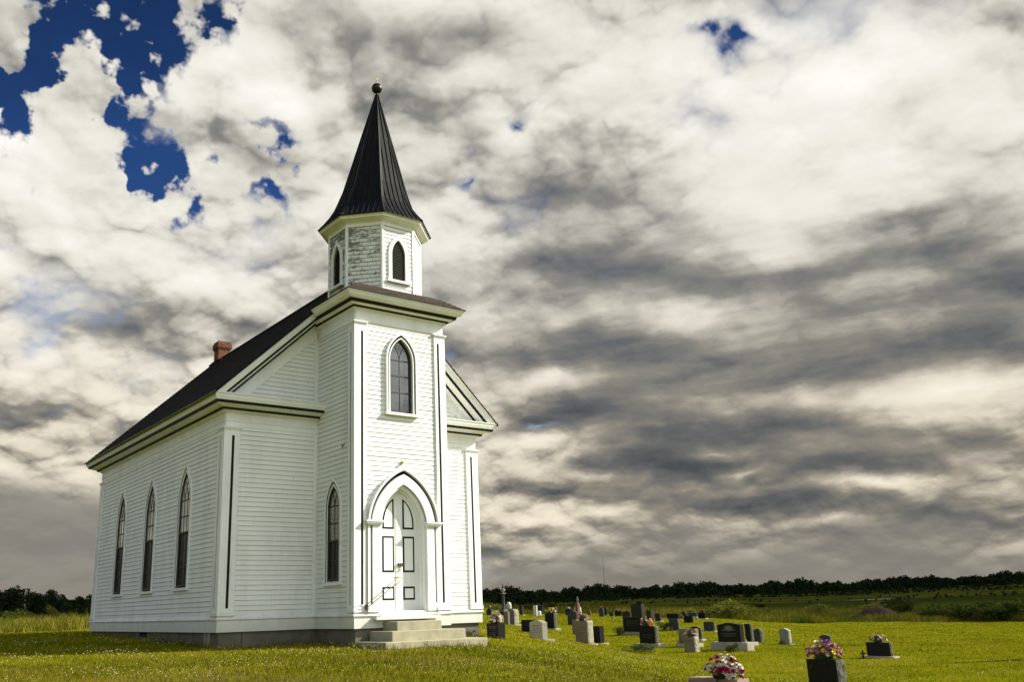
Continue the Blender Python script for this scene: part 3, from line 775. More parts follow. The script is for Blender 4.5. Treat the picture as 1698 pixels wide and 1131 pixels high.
# ------------------------------------------------------------------ doorway
mb = MB()
W0 = arch(.945, 2.27, 2.27, 3.47, flat=.2); W1 = arch(.90, 2.27, 2.27, 3.42, flat=.2); W2 = arch(.822, 2.27, 2.27, 3.33, flat=.2); W3 = arch(.615, .26, 2.27, 3.10, flat=.2)
W3b = arch(.615, 2.27, 2.27, 3.10, flat=.2); W4 = arch(.575, .26, 2.25, 3.04, flat=.2); W5 = arch(.545, .26, 2.24, 2.99, flat=.2)
band(mb, FRONT, W0, W1, .125, -.01, .03)
band(mb, FRONT, W2, W3b, .095, .02, .05)
for s in (-1, 1):                                        # jamb pilasters, capitals
    a, b2 = sorted((s * .615, s * .815)); mb.box(a, b2, -.01, .08, .33, 2.17, 0, FRONT)
    a, b2 = sorted((s * .868, s * .93)); mb.box(a, b2, -.01, .075, .33, 2.17, 0, FRONT)
    a, b2 = sorted((s * .815, s * .868)); mb.box(a, b2, -.01, .075, .33, .50, 0, FRONT)
    a, b2 = sorted((s * .60, s * .96)); mb.box(a, b2, -.01, .12, 2.17, 2.20, 0, FRONT)
    a, b2 = sorted((s * .59, s * .985)); mb.box(a, b2, -.01, .145, 2.20, 2.235, 0, FRONT)
    a, b2 = sorted((s * .575, s * 1.005)); mb.box(a, b2, -.01, .165, 2.235, 2.27, 0, FRONT)
    a, b2 = sorted((s * .86, s * .945)); mb.box(a, b2, -.01, .10, .33, .41, 0, FRONT)
band(mb, FRONT, W3, W4, .02, .02, -.10)
band(mb, FRONT, W4, W5, -.10, -.10, -.20)
surround = mb.build('door_surround', 'trim', church)
mb = MB(); band(mb, FRONT, W1, W2, .030, .03, .03)
for s in (-1, 1):
    a, b2 = sorted((s * .815, s * .868)); mb.box(a, b2, -.01, .03, .50, 2.17, 0, FRONT)
mb.build('black_line', 'black_paint', surround)
dd = -.18
def leaf(s):
    full = arch(.545, .27, 2.24, 2.985, n=20, flat=.2)
    half = [(p, z) for p, z in full if p * s >= -1e-6]
    if s < 0: half = half + [(-.003, .27)]
    else: half = [(.003, .27)] + [(max(p, .003), z) for p, z in half]
    mb = MB(); mb.poly([FRONT(p, z, dd) for p, z in half])
    mb.box(*(sorted((s * .003, s * .075))), dd, dd + .012, .27, 2.9, 0, FRONT)
    o = mb.build('door', 'trim', church)
    def panel(x0, x1, z0, z1, archy=None):
        def outl(g_):
            if archy:
                n = 10; zc = archy; pts = []
                for i in range(n + 1):
                    z = z0 + g_ + (z1 - z0 - 2.6 * g_) * i / n
                    pts.append((max(x0 + g_, min(x1, arch_half(.545 - .105, 2.24, 2.86, z) * .9 + .02) - g_), z))
                return [(x0 + g_, z0 + g_)] + pts + [(x0 + g_, z1 - g_ * 1.6)]
            return [(x0 + g_, z0 + g_), (x1 - g_, z0 + g_), (x1 - g_, z1 - g_), (x0 + g_, z1 - g_)]
        mb = MB(); o_ = outl(0); i_ = outl(.042)
        n = len(o_)
        for a in range(n):
            b_ = (a + 1) % n
            mb.quad(FRONT(s * o_[a][0], o_[a][1], dd + .004), FRONT(s * o_[b_][0], o_[b_][1], dd + .004), FRONT(s * i_[b_][0], i_[b_][1], dd + .007), FRONT(s * i_[a][0], i_[a][1], dd + .007))
        mb.build('panel_border', 'black_paint', o)
        mb = MB(); mb.poly([FRONT(s * x, z, dd + .009) for x, z in i_]); mb.build('panel', 'trim', o)
    panel(.115, .425, .57, .86); panel(.115, .425, 1.17, 1.96); panel(.115, .425, 2.12, 2.80, archy=True)
    return o
dl = leaf(-1); dr = leaf(1)
mb = MB(); mb.box(-.03, .10, dd + .01, dd + .05, 1.30, 1.365, 0, FRONT); mb.build('lock_box', 'lead', dr)
mb = MB()
mb.tube([FRONT(.015, 1.22, dd + .01), FRONT(.015, 1.22, dd + .05)], .02, 0, 8)
mb.tube([FRONT(.01, 1.13, dd + .02), FRONT(-.06, 1.04, dd + .03), FRONT(-.075, .97, dd + .03), FRONT(-.03, .93, dd + .03), FRONT(.0, .90, dd + .03)], .006, 0, 5)
mb.build('handle', 'brass', dr)
mb = MB(); mb.box(-.62, .62, -.24, .10, .20, .262, 0, FRONT); mb.box(-.80, .86, .0, .20, .165, .235, 0, FRONT)
mb.build('threshold', 'trim', church)
# porch lamp above the door
mb = MB(); mb.lathe((0, 0, 0), [(.001, 0), (.042, 0), (.045, .012), (.03, .02), (.022, .03)], 12)
for i, p in enumerate(mb.v): mb.v[i] = (p[0], -.02 - p[2], 3.60 + p[1])
pl = mb.build('porch_lamp', 'brass', church)
mb = MB(); mb.lathe((0, 0, 0), [(.012, .024), (.028, .035), (.034, .052), (.026, .07), (.004, .08)], 12)
for i, p in enumerate(mb.v): mb.v[i] = (p[0], -.02 - p[2], 3.60 + p[1])
mb.build('bulb', 'bulb_glass', pl)
# handrail pivoted on the left jamb
mb = MB()
mb.tube([(-.98, -.07, .40), (-.55, -.34, .80), (-.30, -.50, 1.02)], .009, 0, 7)
mb.tube([(-.98, -.07, .47), (-.60, -.30, .84), (-.42, -.40, 1.0)], .008, 0, 7)
mb.tube([(-.52, -.46, 1.03), (-.30, -.50, 1.035)], .009, 0, 7)
mb.tube([(-.52, -.46, 1.03), (-.42, -.40, 1.0)], .008, 0, 7)
hr = mb.build('handrail', 'pipe', church)
mb = MB(); mb.box(-1.005, -.945, -.12, -.045, .38, .42); mb.box(-.99, -.96, -.12, -.045, .42, .49); mb.build('bracket', 'lead', hr)
# iron bracket left on the tower side
mb = MB()
mb.tube([TL(-.56, 4.02, .01), TL(-.52, 3.93, .05), TL(-.48, 4.02, .01)], .006, 0, 5); mb.tube([TL(-.59, 4.0, .02), TL(-.45, 4.0, .02)], .006, 0, 5)
mb.build('iron_bracket', 'lead', church)

# steps
def slab(name, x0, x1, yf, zb, zt):
    mb = MB(); mb.box(x0, x1, yf, .0, zb, zt)
    o = mb.build(name, 'concrete', church)
    md = o.modifiers.new('bevel', 'BEVEL'); md.width = .014; md.segments = 2
    return o
slab('step', -1.20, 1.36, -1.22, -1.2, -.262)
slab('step', -.86, 1.0, -.92, -.6, -.062)
slab('step', -.54, .60, -.60, -.3, .125)

# ------------------------------------------------------------------ belfry
YC, PP, QQ = 1.128, 1.078, .4465
def octa(p, q_, z, dx=0): return [(dx + x, YC + y, z) for x, y in ((-q_, -p), (q_, -p), (p, -q_), (p, q_), (q_, p), (-q_, p), (-p, q_), (-p, -q_))]
belfry = empty('belfry', (0, 0, 0)); belfry.parent = church
card = [(0, -1), (1, 0), (0, 1), (-1, 0)]
bw = dict(w=.235, z0=8.05, zs=8.72, za=9.17)
mb = MB()
for nx, ny in ((0, -1), (1, 0), (0, 1)):
    fr = frame(nx * PP, YC + ny * PP, nx, ny)
    clap(mb, fr, lambda z: (-QQ + .02, QQ - .02), 7.55, 9.48, [(0, bw['w'], bw['z0'], bw['zs'], bw['za'])], course=.105, piece=.8)
s2_ = math.sqrt(.5)
for nx, ny in ((1, -1), (1, 1)):
    c = (PP + QQ) / 2
    fr = frame(nx * c, YC + ny * c, nx * s2_, ny * s2_)
    clap(mb, fr, lambda z: (-QQ + .0, QQ - .0), 7.55, 9.48, course=.105, piece=2)
mb.build('belfry_wall', ['siding', 'board_shade_line'], belfry)
mb = MB()
for nx, ny in ((-1, 0), ):
    fr = frame(nx * PP, YC + ny * PP, nx, ny)
    clap(mb, fr, lambda z: (-QQ + .02, QQ - .02), 7.45, 9.48, [(0, bw['w'], bw['z0'], bw['zs'], bw['za'])], course=.105, piece=.6)
for nx, ny in ((-1, -1), (-1, 1)):
    c = (PP + QQ) / 2
    fr = frame(nx * c, YC + ny * c, nx * s2_, ny * s2_)
    clap(mb, fr, lambda z: (-QQ, QQ), 7.45, 9.48, course=.105, piece=.6)
mb.build('belfry_wall', ['peeling_shingle', 'board_shade_line'], belfry)
mb = MB()
for i, (x, y, _) in enumerate(octa(PP + .012, QQ + .005, 0)):
    d = Vector((x, y - YC, 0)).normalized(); t = Vector((-d.y, d.x, 0)); c = Vector((x, y, 0))
    o1 = [(c + t * .045 - d * .035), (c - t * .045 - d * .035), (c - t * .04 + d * .004), (c + t * .0 + d * .016), (c + t * .04 + d * .004)]
    lo = [(p.x, p.y, 7.45) for p in o1]; hi = [(p.x, p.y, 9.48) for p in o1]
    mb.add(lo + hi, [(j, (j + 1) % 5, (j + 1) % 5 + 5, j + 5) for j in range(5)])
mb.build('corner_board', 'trim', belfry)
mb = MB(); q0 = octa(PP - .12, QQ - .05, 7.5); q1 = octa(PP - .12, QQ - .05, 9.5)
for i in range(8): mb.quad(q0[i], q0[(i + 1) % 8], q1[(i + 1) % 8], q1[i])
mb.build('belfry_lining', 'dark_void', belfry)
for nx, ny in card:
    fr = frame(nx * PP, YC + ny * PP, nx, ny)
    wm = 'siding_worn' if nx == -1 else 'trim'
    mb = MB()
    band(mb, fr, arch(.285, 8.05, 8.72, 9.24), arch(.19, 8.05, 8.72, 9.12), .045, -.01, -.05)
    mb.box(-.33, .33, -.02, .085, 7.99, 8.05, 0, fr)
    o = mb.build('louvre_window', wm, belfry)
    mb = MB(); z = 8.06
    while z < 9.10:
        hw = min(arch_half(.2, 8.72, 9.13, z), arch_half(.2, 8.72, 9.13, z + .02))
        if hw > .02:
            a, b2, c_, d_ = fr(-hw, z, .012), fr(hw, z, .012), fr(hw, z + .040, -.05), fr(-hw, z + .040, -.05)
            mb.quad(a, b2, c_, d_); up_ = Vector((0, 0, .009))
            mb.quad(*[tuple(Vector(p) + up_) for p in (a, b2, c_, d_)]); mb.quad(a, b2, tuple(Vector(b2) + up_), tuple(Vector(a) + up_))
        z += .042
    mb.build('louvre_slats', 'louvre_paint', o)
# belfry cornice
prof = [(.02, 9.44), (.03, 9.44), (.035, 9.52), (.06, 9.545), (.19, 9.60), (.21, 9.605), (.215, 9.635), (.245, 9.66), (.245, 9.685), (.0, 9.72)]
mb = MB()
for j in range(len(prof) - 1):
    a = octa(PP + prof[j][0], QQ + prof[j][0] * .414, prof[j][1]); b2 = octa(PP + prof[j + 1][0], QQ + prof[j + 1][0] * .414, prof[j + 1][1])
    for i in range(8): mb.quad(a[i], a[(i + 1) % 8], b2[(i + 1) % 8], b2[i])
mb.build('belfry_cornice', 'trim', belfry)

# ------------------------------------------------------------------ spire
TIP = .075
SP = [(1.345, 9.665), (1.345, 9.69), (1.20, 9.87), (1.07, 10.06), (.965, 10.26), (.885, 10.48), (.77, 10.82), (.02, 13.80)]
def tipx(z): return TIP * max(0, (z - 9.7) / 4.1)
mb = MB()
for j in range(len(SP) - 1):
    (p0, z0), (p1, z1) = SP[j], SP[j + 1]
    a = octa(p0, p0 * .4142, z0, tipx(z0)); b2 = octa(p1, p1 * .4142, z1, tipx(z1))
    for i in range(8): mb.quad(a[i], a[(i + 1) % 8], b2[(i + 1) % 8], b2[i])
spire = mb.build('spire', 'spire_metal', church)
mb = MB()
for i in range(8):                                         # standing seams, parallel to each face's middle
    ang = math.radians(-90 + 45 * i); n = Vector((math.cos(ang), math.sin(ang), 0)); t = Vector((-n.y, n.x, 0))
    for u in (-.40, -.27, -.135, 0, .135, .27, .40):
        pts = []
        for jj in range(len(SP)):
            p, z = SP[jj]
            if jj == 0: continue
            if abs(u) <= p * .4142 - .03: pts.append((p, z))
            else:
                p0, z0 = SP[jj - 1]; f_ = ((p0 * .4142 - .03) - abs(u)) / max(1e-6, (p0 - p) * .4142)
                pts.append((p0 + (p - p0) * f_, z0 + (z - z0) * f_)); break
        for (p0, z0), (p1, z1) in zip(pts[:-1], pts[1:]):
            def P3(p, z, du, dn): v = Vector((tipx(z), YC, z)) + n * (p + dn) + t * (u + du); return tuple(v)
            mb.quad(P3(p0, z0, -.007, 0), P3(p1, z1, -.007, 0), P3(p1, z1, -.007, .02), P3(p0, z0, -.007, .02))
            mb.quad(P3(p0, z0, .007, 0), P3(p1, z1, .007, 0), P3(p1, z1, .007, .02), P3(p0, z0, .007, .02))
            mb.quad(P3(p0, z0, -.007, .02), P3(p1, z1, -.007, .02), P3(p1, z1, .007, .02), P3(p0, z0, .007, .02))
mb.build('standing_seam', 'spire_metal', spire)
mb = MB()
for i in range(8):                                         # folded caps along the hips
    for jj in range(1, len(SP) - 1):
        (p0, z0), (p1, z1) = SP[jj], SP[jj + 1]
        def hip(p, z, off, dn):
            c = Vector(octa(p, p * .4142, z, tipx(z))[i]); nx_ = Vector(octa(p, p * .4142, z, tipx(z))[(i + (1 if off > 0 else -1)) % 8])
            d = (nx_ - c); L_ = max(d.length, 1e-6); r_ = Vector((c.x - tipx(z), c.y - YC, 0)).normalized()
            return tuple(c + d / L_ * min(abs(off), L_ * .5) + r_ * dn)
        for s in (-1, 1):
            mb.quad(hip(p0, z0, s * .07, .014), hip(p1, z1, s * .07, .014), hip(p1, z1, s * .0001, .026), hip(p0, z0, s * .0001, .026))
            mb.quad(hip(p0, z0, s * .07, .014), hip(p1, z1, s * .07, .014), hip(p1, z1, s * .07, -.004), hip(p0, z0, s * .07, -.004))
mb.build('hip_cap', 'spire_metal', spire)
mb = MB()
mb.lathe((TIP, YC, 13.76), [(.05, 0), (.03, .08), (.03, .1)], 12)
mb.lathe((TIP, YC, 13.99), [(.145 * math.cos(math.radians(a)) + .0005, .145 * math.sin(math.radians(a))) for a in range(-90, 91, 12)], 24)
fin = mb.build('finial_ball', 'ball_metal', spire)
mb = MB(); mb.tube([(TIP, YC, 14.12), (TIP, YC, 14.25)], .012, 0, 6); mb.tube([(TIP - .03, YC, 14.33), (TIP, YC, 14.25), (TIP + .03, YC, 14.33)], .006, 0, 5)
mb.tube([(TIP, YC, 14.25), (TIP, YC, 14.36)], .005, 0, 5); mb.build('lightning_rod', 'brass', spire)

# ------------------------------------------------------------------ the land
def ss(x, a, b):
    t = np.clip((np.asarray(x, float) - a) / (b - a), 0, 1); return t * t * (3 - 2 * t)
def land(x, y):
    x = np.asarray(x, float); y = np.asarray(y, float)
    w = .8 * x - .6 * y
    z = -.40 - 1.08 * ss(w, .8, 9.2)
    g_ = 1 - ss(x, 2, 14)
    z = z + .022 * (np.clip(y, -1, 15) + 1) * g_
    r = np.hypot(x + 10.9, y + 17.2)
    az = np.degrees(np.arctan2(x + 10.9, y + 17.2))
    d = np.maximum(0, r - 34)
    z = z + .62 * ss(r, 46, 80) * ss(az, 20, 38) * (1 - ss(az, 47, 57)) - .32 * ss(r, 33, 52) * ss(az, 50, 58) - .25 * ss(r, 36, 50) * (1 - ss(az, -5, 30))
    s_ = np.interp(az, [-60, 10, 39, 53, 67, 90], [.018, .018, .0075, .0107, .015, .015])
    dd_ = np.minimum(np.maximum(0, r - 62), np.interp(az, [0, 18, 30], [205, 205, 560]))
    z = z + s_ * dd_ * ss(r, 60, 120)
    # low swells
    z = z + .05 * np.sin(x * .23 + 1.3) * np.sin(y * .19 + .4) * ss(r, 8, 30) + .35 * np.sin(x * .017 + .5) * np.sin(y * .021) * ss(r, 80, 250)
    return z
def H(x, y): return float(land(x, y))
def lawn_edge(az):
    """distance from the camera at which the mown lawn gives way to rough meadow"""
    az = np.asarray(az, float)
    return np.interp(az, [-60, 2, 9.5, 11.7, 14, 20, 34, 38, 41, 43, 44.6, 46, 48, 51.6, 55.6, 59, 63, 67, 76, 120], [30, 32, 34, 46, 52, 60, 75, 103, 107, 108, 103, 92, 80, 82, 84, 87, 84, 81, 75, 60]) + .7 * np.sin(az * .9) + .5 * np.sin(az * 2.3)

def make_ground():
    # polar sheet round the camera, fine near, reaching the horizon
    rs = np.concatenate([np.linspace(0, 3, 4)[1:], np.geomspace(3.4, 70, 150), np.geomspace(71.5, 900, 150), np.geomspace(950, 6000, 14)])
    th = np.radians(np.concatenate([np.arange(-20, 100, .5), np.arange(100, 340, 5)]))
    R_, T_ = np.meshgrid(rs, th, indexing='ij')
    X = -10.915 + R_ * np.sin(T_); Y = -17.218 + R_ * np.cos(T_)
    Z = land(X, Y)
    V = np.stack([X, Y, Z], -1).reshape(-1, 3)
    nr, nt_ = R_.shape
    i = np.arange(nr - 1)[:, None]; j = np.arange(nt_)[None, :]; j2 = (j + 1) % nt_
    F = np.stack(np.broadcast_arrays(i * nt_ + j, i * nt_ + j2, (i + 1) * nt_ + j2, (i + 1) * nt_ + j), -1).reshape(-1, 4)
    c = len(V); V = np.vstack([V, [[-10.915, -17.218, H(-10.915, -17.218)]]])
    me = fast_mesh('ground', V, 4, F[:, ::-1], 'ground', True)
    bm = bmesh.new(); bm.from_mesh(me); bm.verts.ensure_lookup_table()
    for jj in range(nt_):
        bm.faces.new((bm.verts[c], bm.verts[(jj + 1) % nt_], bm.verts[jj]))
    bmesh.ops.recalc_face_normals(bm, faces=bm.faces); bm.to_mesh(me); bm.free()
    # material zone: 0 lawn, 1 meadow, 2 marsh fields
    co = np.zeros(len(me.vertices) * 3, np.float32); me.vertices.foreach_get('co', co); co = co.reshape(-1, 3)
    r = np.hypot(co[:, 0] + 10.915, co[:, 1] + 17.218); az = np.degrees(np.arctan2(co[:, 0] + 10.915, co[:, 1] + 17.218))
    e = lawn_edge(az)
    at = me.attributes.new('meadow', 'FLOAT', 'POINT'); at.data.foreach_set('value', ss(r - e, -.6, .8).astype(np.float32))
    at = me.attributes.new('far', 'FLOAT', 'POINT'); at.data.foreach_set('value', ss(r, 115, 150).astype(np.float32))
    return obj_from(me, 'ground', kind='structure')

# ground material: mown lawn with thin tan patches, rough meadow, far marsh in strips
m, k, b = mat('ground')
P_ = pos(k)
n1 = k.noise(P_, .55, 7, .62); n2 = k.noise(P_, 7, 6, .7); n3 = k.noise(P_, 45, 5, .7)
lawn = k.ramp(k.m('MULTIPLY_ADD', n2, .5, k.m('MULTIPLY', n1, .5)), [(.30, (.05, .065, .003)), (.46, (.12, .13, .004)), (.56, (.18, .175, .005)), (.70, (.22, .17, .02))])
lawn = k.mix(k.m('MULTIPLY', k.step(n3, .35, .7), .45), lawn, (.04, .05, .004))
mead = k.ramp(k.noise(P_, .35, 7, .65), [(.3, (.05, .07, .012)), (.5, (.11, .105, .02)), (.7, (.22, .18, .055))])
fp = k.v('MULTIPLY', P_, (.0035, .010, 0.0))
fld = k.ramp(k.noise(fp, 2.2, 8, .6, dist=.6), [(.32, (.022, .036, .006)), (.45, (.055, .066, .009)), (.52, (.10, .095, .015)), (.60, (.048, .058, .009)), (.72, (.13, .115, .022))])
aM = k.n('ShaderNodeAttribute', attribute_name='meadow').outputs['Fac']; aF = k.n('ShaderNodeAttribute', attribute_name='far').outputs['Fac']
c = k.mix(aF, k.mix(aM, lawn, mead), fld)
k.put(b.inputs['Base Color'], c); b.inputs['Roughness'].default_value = .95; b.inputs['Specular IOR Level'].default_value = .0
bump(k, b, k.m('MULTIPLY_ADD', n3, .4, n2), .06, .7)
MAT['ground'] = m
ground = make_ground()

# ------------------------------------------------------------------ grass
def leafmat(name, stops, trans=.12, rough=.75, patch=.5, pcol=(.16, .14, .04)):
    m, k, b = mat(name)
    ri = k.n('ShaderNodeNewGeometry').outputs['Random Per Island']
    n = k.noise(pos(k), .42, 8, .68)
    c = k.ramp(k.m('MULTIPLY_ADD', n, 1.35, k.m('MULTIPLY_ADD', ri, .36, -.36)), stops)
    if name == 'grass_blade':                       # drier, browner knoll grass; the darkening also paints the church's shadow deeper
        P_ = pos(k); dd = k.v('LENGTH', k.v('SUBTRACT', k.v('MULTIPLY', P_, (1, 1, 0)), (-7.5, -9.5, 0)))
        dry_shade = k.m('MULTIPLY', k.step(k.m('MULTIPLY_ADD', k.noise(P_, .8, 6, .65), 9.0, dd), 22.0, 11.0), .95)
        c = k.mix(dry_shade, c, k.mix(1.0, c, (.50, .43, 1.7), 'MULTIPLY'))
    k.put(b.inputs['Base Color'], c)
    b.inputs['Roughness'].default_value = rough; b.inputs['Specular IOR Level'].default_value = .0
    tr = k.n('ShaderNodeBsdfTranslucent'); k.put(tr.inputs[0], c)
    mx = k.n('ShaderNodeMixShader'); mx.inputs[0].default_value = trans
    out = [x for x in k.t.nodes if x.type == 'OUTPUT_MATERIAL'][0]
    k.t.links.new(b.outputs[0], mx.inputs[1]); k.t.links.new(tr.outputs[0], mx.inputs[2]); k.t.links.new(mx.outputs[0], out.inputs[0])
    MAT[name] = m
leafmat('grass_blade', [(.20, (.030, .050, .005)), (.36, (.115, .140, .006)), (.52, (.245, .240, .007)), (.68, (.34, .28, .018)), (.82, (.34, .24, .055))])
leafmat('meadow_blade', [(.22, (.030, .055, .005)), (.42, (.075, .095, .008)), (.55, (.15, .135, .014)), (.75, (.27, .21, .045))])
simple('clover', (.42, .40, .22), (.62, .58, .38), 9, .8)

def blades(n, sampler, hfun, wfun, name, mt, lean=.5, **props):
    x, y = sampler(n); n = len(x)
    z = land(x, y) - .004
    h = hfun(x, y, n); w = wfun(x, y, n)
    a = rng.uniform(0, 2 * np.pi, n); la = rng.uniform(0, 2 * np.pi, n); ll = rng.uniform(.1, lean, n) * h
    dx, dy = np.cos(a) * w / 2, np.sin(a) * w / 2; lx, ly = np.cos(la) * ll, np.sin(la) * ll
    V = np.empty((n, 5, 3), np.float32)
    V[:, 0] = np.stack([x - dx, y - dy, z], -1); V[:, 1] = np.stack([x + dx, y + dy, z], -1)
    V[:, 2] = np.stack([x + dx * .7 + lx * .35, y + dy * .7 + ly * .35, z + h * .6], -1)
    V[:, 3] = np.stack([x - dx * .7 + lx * .35, y - dy * .7 + ly * .35, z + h * .6], -1)
    V[:, 4] = np.stack([x + lx, y + ly, z + h], -1)
    o = np.arange(n)[:, None] * 5
    F = np.concatenate([o + [0, 1, 2], o + [0, 2, 3], o + [3, 2, 4]], 1).reshape(-1, 3)
    me = fast_mesh(name, V.reshape(-1, 3), 3, F, mt)
    return obj_from(me, name, kind='stuff', **props)
def in_church(x, y, mrg=0.02):
    a = (np.abs(x) < B_ - .03 + mrg) & (y > DT + .03 - mrg) & (y < YB + mrg)
    b_ = (np.abs(x) < A - .03 + mrg) & (y > .03 - mrg) & (y < DT + .1)
    c_ = (x > -1.22) & (x < 1.38) & (y > -1.24) & (y < .1)
    return a | b_ | c_
def wedge(r0, r1, p=1.0, a0=1.5, a1=74):
    def f(n):
        u = rng.uniform(0, 1, n); r = (r0 ** p + u * (r1 ** p - r0 ** p)) ** (1 / p)
        az = np.radians(rng.uniform(a0, a1, n))
        x = -10.915 + r * np.sin(az); y = -17.218 + r * np.cos(az)
        k_ = ~in_church(x, y) & (r < lawn_edge(np.degrees(az)))
        return x[k_], y[k_]
    return f
def patch(x, y, s, ph): return .5 + .25 * (np.sin(x * s + ph) * np.cos(y * s * 1.3 + ph * 2) + np.sin((x + y) * s * 2.1 + ph * 3) * np.cos((x - y) * s * 1.7))
def R0(x, y): return np.hypot(x + 10.915, y + 17.218)
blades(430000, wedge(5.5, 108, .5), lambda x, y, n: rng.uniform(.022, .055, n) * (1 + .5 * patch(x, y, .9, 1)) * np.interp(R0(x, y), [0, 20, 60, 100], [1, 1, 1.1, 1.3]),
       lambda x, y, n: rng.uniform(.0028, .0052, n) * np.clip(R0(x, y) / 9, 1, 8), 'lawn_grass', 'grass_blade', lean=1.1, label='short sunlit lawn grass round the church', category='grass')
# longer tufts the mower cannot reach, along the footing and round the steps
def wall_pts(n):
    segs = [(-B_, DT, -B_, YB), (-B_, DT, -A, DT), (-A, 0, -A, DT), (-A, 0, -1.22, 0), (-1.24, -1.24, -1.24, 0), (-1.24, -1.25, 1.4, -1.25), (1.4, -1.25, 1.4, 0), (A, 0, A, DT), (A, DT, B_, DT), (B_, DT, B_, YB)]
    L_ = np.array([math.hypot(c - a, d - b_) for a, b_, c, d in segs]); i = rng.choice(len(segs), n, p=L_ / L_.sum()); t = rng.uniform(0, 1, n)
    S = np.array(segs)[i]; x = S[:, 0] + (S[:, 2] - S[:, 0]) * t + rng.normal(0, .07, n); y = S[:, 1] + (S[:, 3] - S[:, 1]) * t + rng.normal(0, .07, n)
    k_ = ~in_church(x, y, -.02) & (rng.uniform(0, 1, n) < patch(x * 3, y * 3, 1.3, .4) * 1.4)
    return x[k_], y[k_]
blades(9000, wall_pts, lambda x, y, n: rng.uniform(.05, .17, n), lambda x, y, n: rng.uniform(.004, .008, n), 'tufts', 'meadow_blade', lean=.7, label='longer grass tufts along the church footing and steps', category='grass')
# clover heads in drifts
def clover_pts(n):
    x, y = wedge(6.5, 30, .8)(n)
    k_ = rng.uniform(0, 1, len(x)) < np.clip((patch(x, y, .8, 4.0) - .42) * 3.0, 0, 1)
    return x[k_], y[k_]
x, y = clover_pts(14000); n = len(x); z = land(x, y) + rng.uniform(.05, .10, n); s_ = rng.uniform(.0045, .009, n) * np.clip(R0(x, y) / 15, .8, 1.6)
V = np.stack([np.stack([x + s_ * a_, y + s_ * b2, z + s_ * c_ * 1.1], -1) for a_, b2, c_ in ((1, 0, 0), (-1, 0, 0), (0, 1, 0), (0, -1, 0), (0, 0, 1), (0, 0, -1))], 1)
F = (np.arange(n)[:, None, None] * 6 + np.array([(0, 2, 4), (2, 1, 4), (1, 3, 4), (3, 0, 4), (2, 0, 5), (1, 2, 5), (3, 1, 5), (0, 3, 5)])[None]).reshape(-1, 3)
obj_from(fast_mesh('clover_flowers', V.reshape(-1, 3), 3, F, 'clover', True), 'clover_flowers', kind='stuff', label='tiny white clover heads scattered through the lawn', category='clover')
# rough meadow beyond the lawn
def meadow_pts(n):
    az = rng.uniform(0, 76, n); e = lawn_edge(az); u = rng.uniform(0, 1, n)
    r = e + .3 + (u ** 1.5) * np.interp(az, [0, 30, 50, 80], [70, 45, 34, 30]); a_ = np.radians(az)
    return -10.915 + r * np.sin(a_), -17.218 + r * np.cos(a_)
blades(150000, meadow_pts, lambda x, y, n: rng.uniform(.15, .75, n) * (.25 + 1.4 * patch(x, y, .16, 2.2)) * (.7 + .6 * patch(x, y, .7, 1.1)), lambda x, y, n: rng.uniform(.012, .035, n), 'meadow_grass', 'meadow_blade', lean=.8,
       label='tall rough meadow grass along the far edge of the lawn', category='tall grass')

# cloud bank that keeps the sun off the far country: it stands towards the sun, out of the picture
def cloud_bank():
    Hc = 900.0; off = SUN / SUN.z * (Hc)
    az = np.radians(np.linspace(-45, 110, 150)); 
    n2_ = 30
    V = []; F = []
    top = []; 
    edge = np.interp(np.degrees(az), [-45, 0, 12, 22, 34, 48, 60, 76, 110], [150, 140, 128, 125, 124, 110, 102, 100, 95]) + 5 * np.sin(az * 14) + 3 * np.sin(az * 33 + 1)
    for j in range(n2_ + 1):
        t = j / n2_
        r = edge + t * (690 - edge)
        x = -10.9 + r * np.sin(az); y = -17.2 + r * np.cos(az)
        sh = land(x, y)
        px = x + off.x; py = y + off.y
        lump = 25 * np.sin(x * .02 + 2) * np.cos(y * .017) + 14 * np.sin(x * .051) * np.cos(y * .046 + 1)
        th_ = np.minimum(1, np.minimum(t, 1 - t) * 9) * np.minimum(1, np.minimum(np.arange(150), 149 - np.arange(150)) / 8)
        V.append(np.stack([px, py, Hc + sh * 0 - 0 * lump], -1)); top.append(np.stack([px, py, Hc + 4 + np.clip(np.minimum(150 + 2 * lump, np.minimum(.34 * (r - edge), .34 * (690 - r))), 0, 400) * np.minimum(1, np.minimum(np.arange(150), 149 - np.arange(150)) / 8)], -1))
    Vb = np.array(V); Vt = np.array(top); nn, mm_ = n2_ + 1, 150
    VV = np.concatenate([Vb.reshape(-1, 3), Vt.reshape(-1, 3)])
    i, j = np.meshgrid(np.arange(nn - 1), np.arange(mm_ - 1), indexing='ij')
    q1 = np.stack([i * mm_ + j, i * mm_ + j + 1, (i + 1) * mm_ + j + 1, (i + 1) * mm_ + j], -1).reshape(-1, 4)
    FF = np.concatenate([q1, q1[:, ::-1] + nn * mm_])
    me = fast_mesh('cloud', VV, 4, FF, 'cloud', True)
    obj_from(me, 'cloud', kind='structure')
simple('cloud', (.85, .85, .85), (.9, .9, .9), .01, 1.0, .0)
cloud_bank()

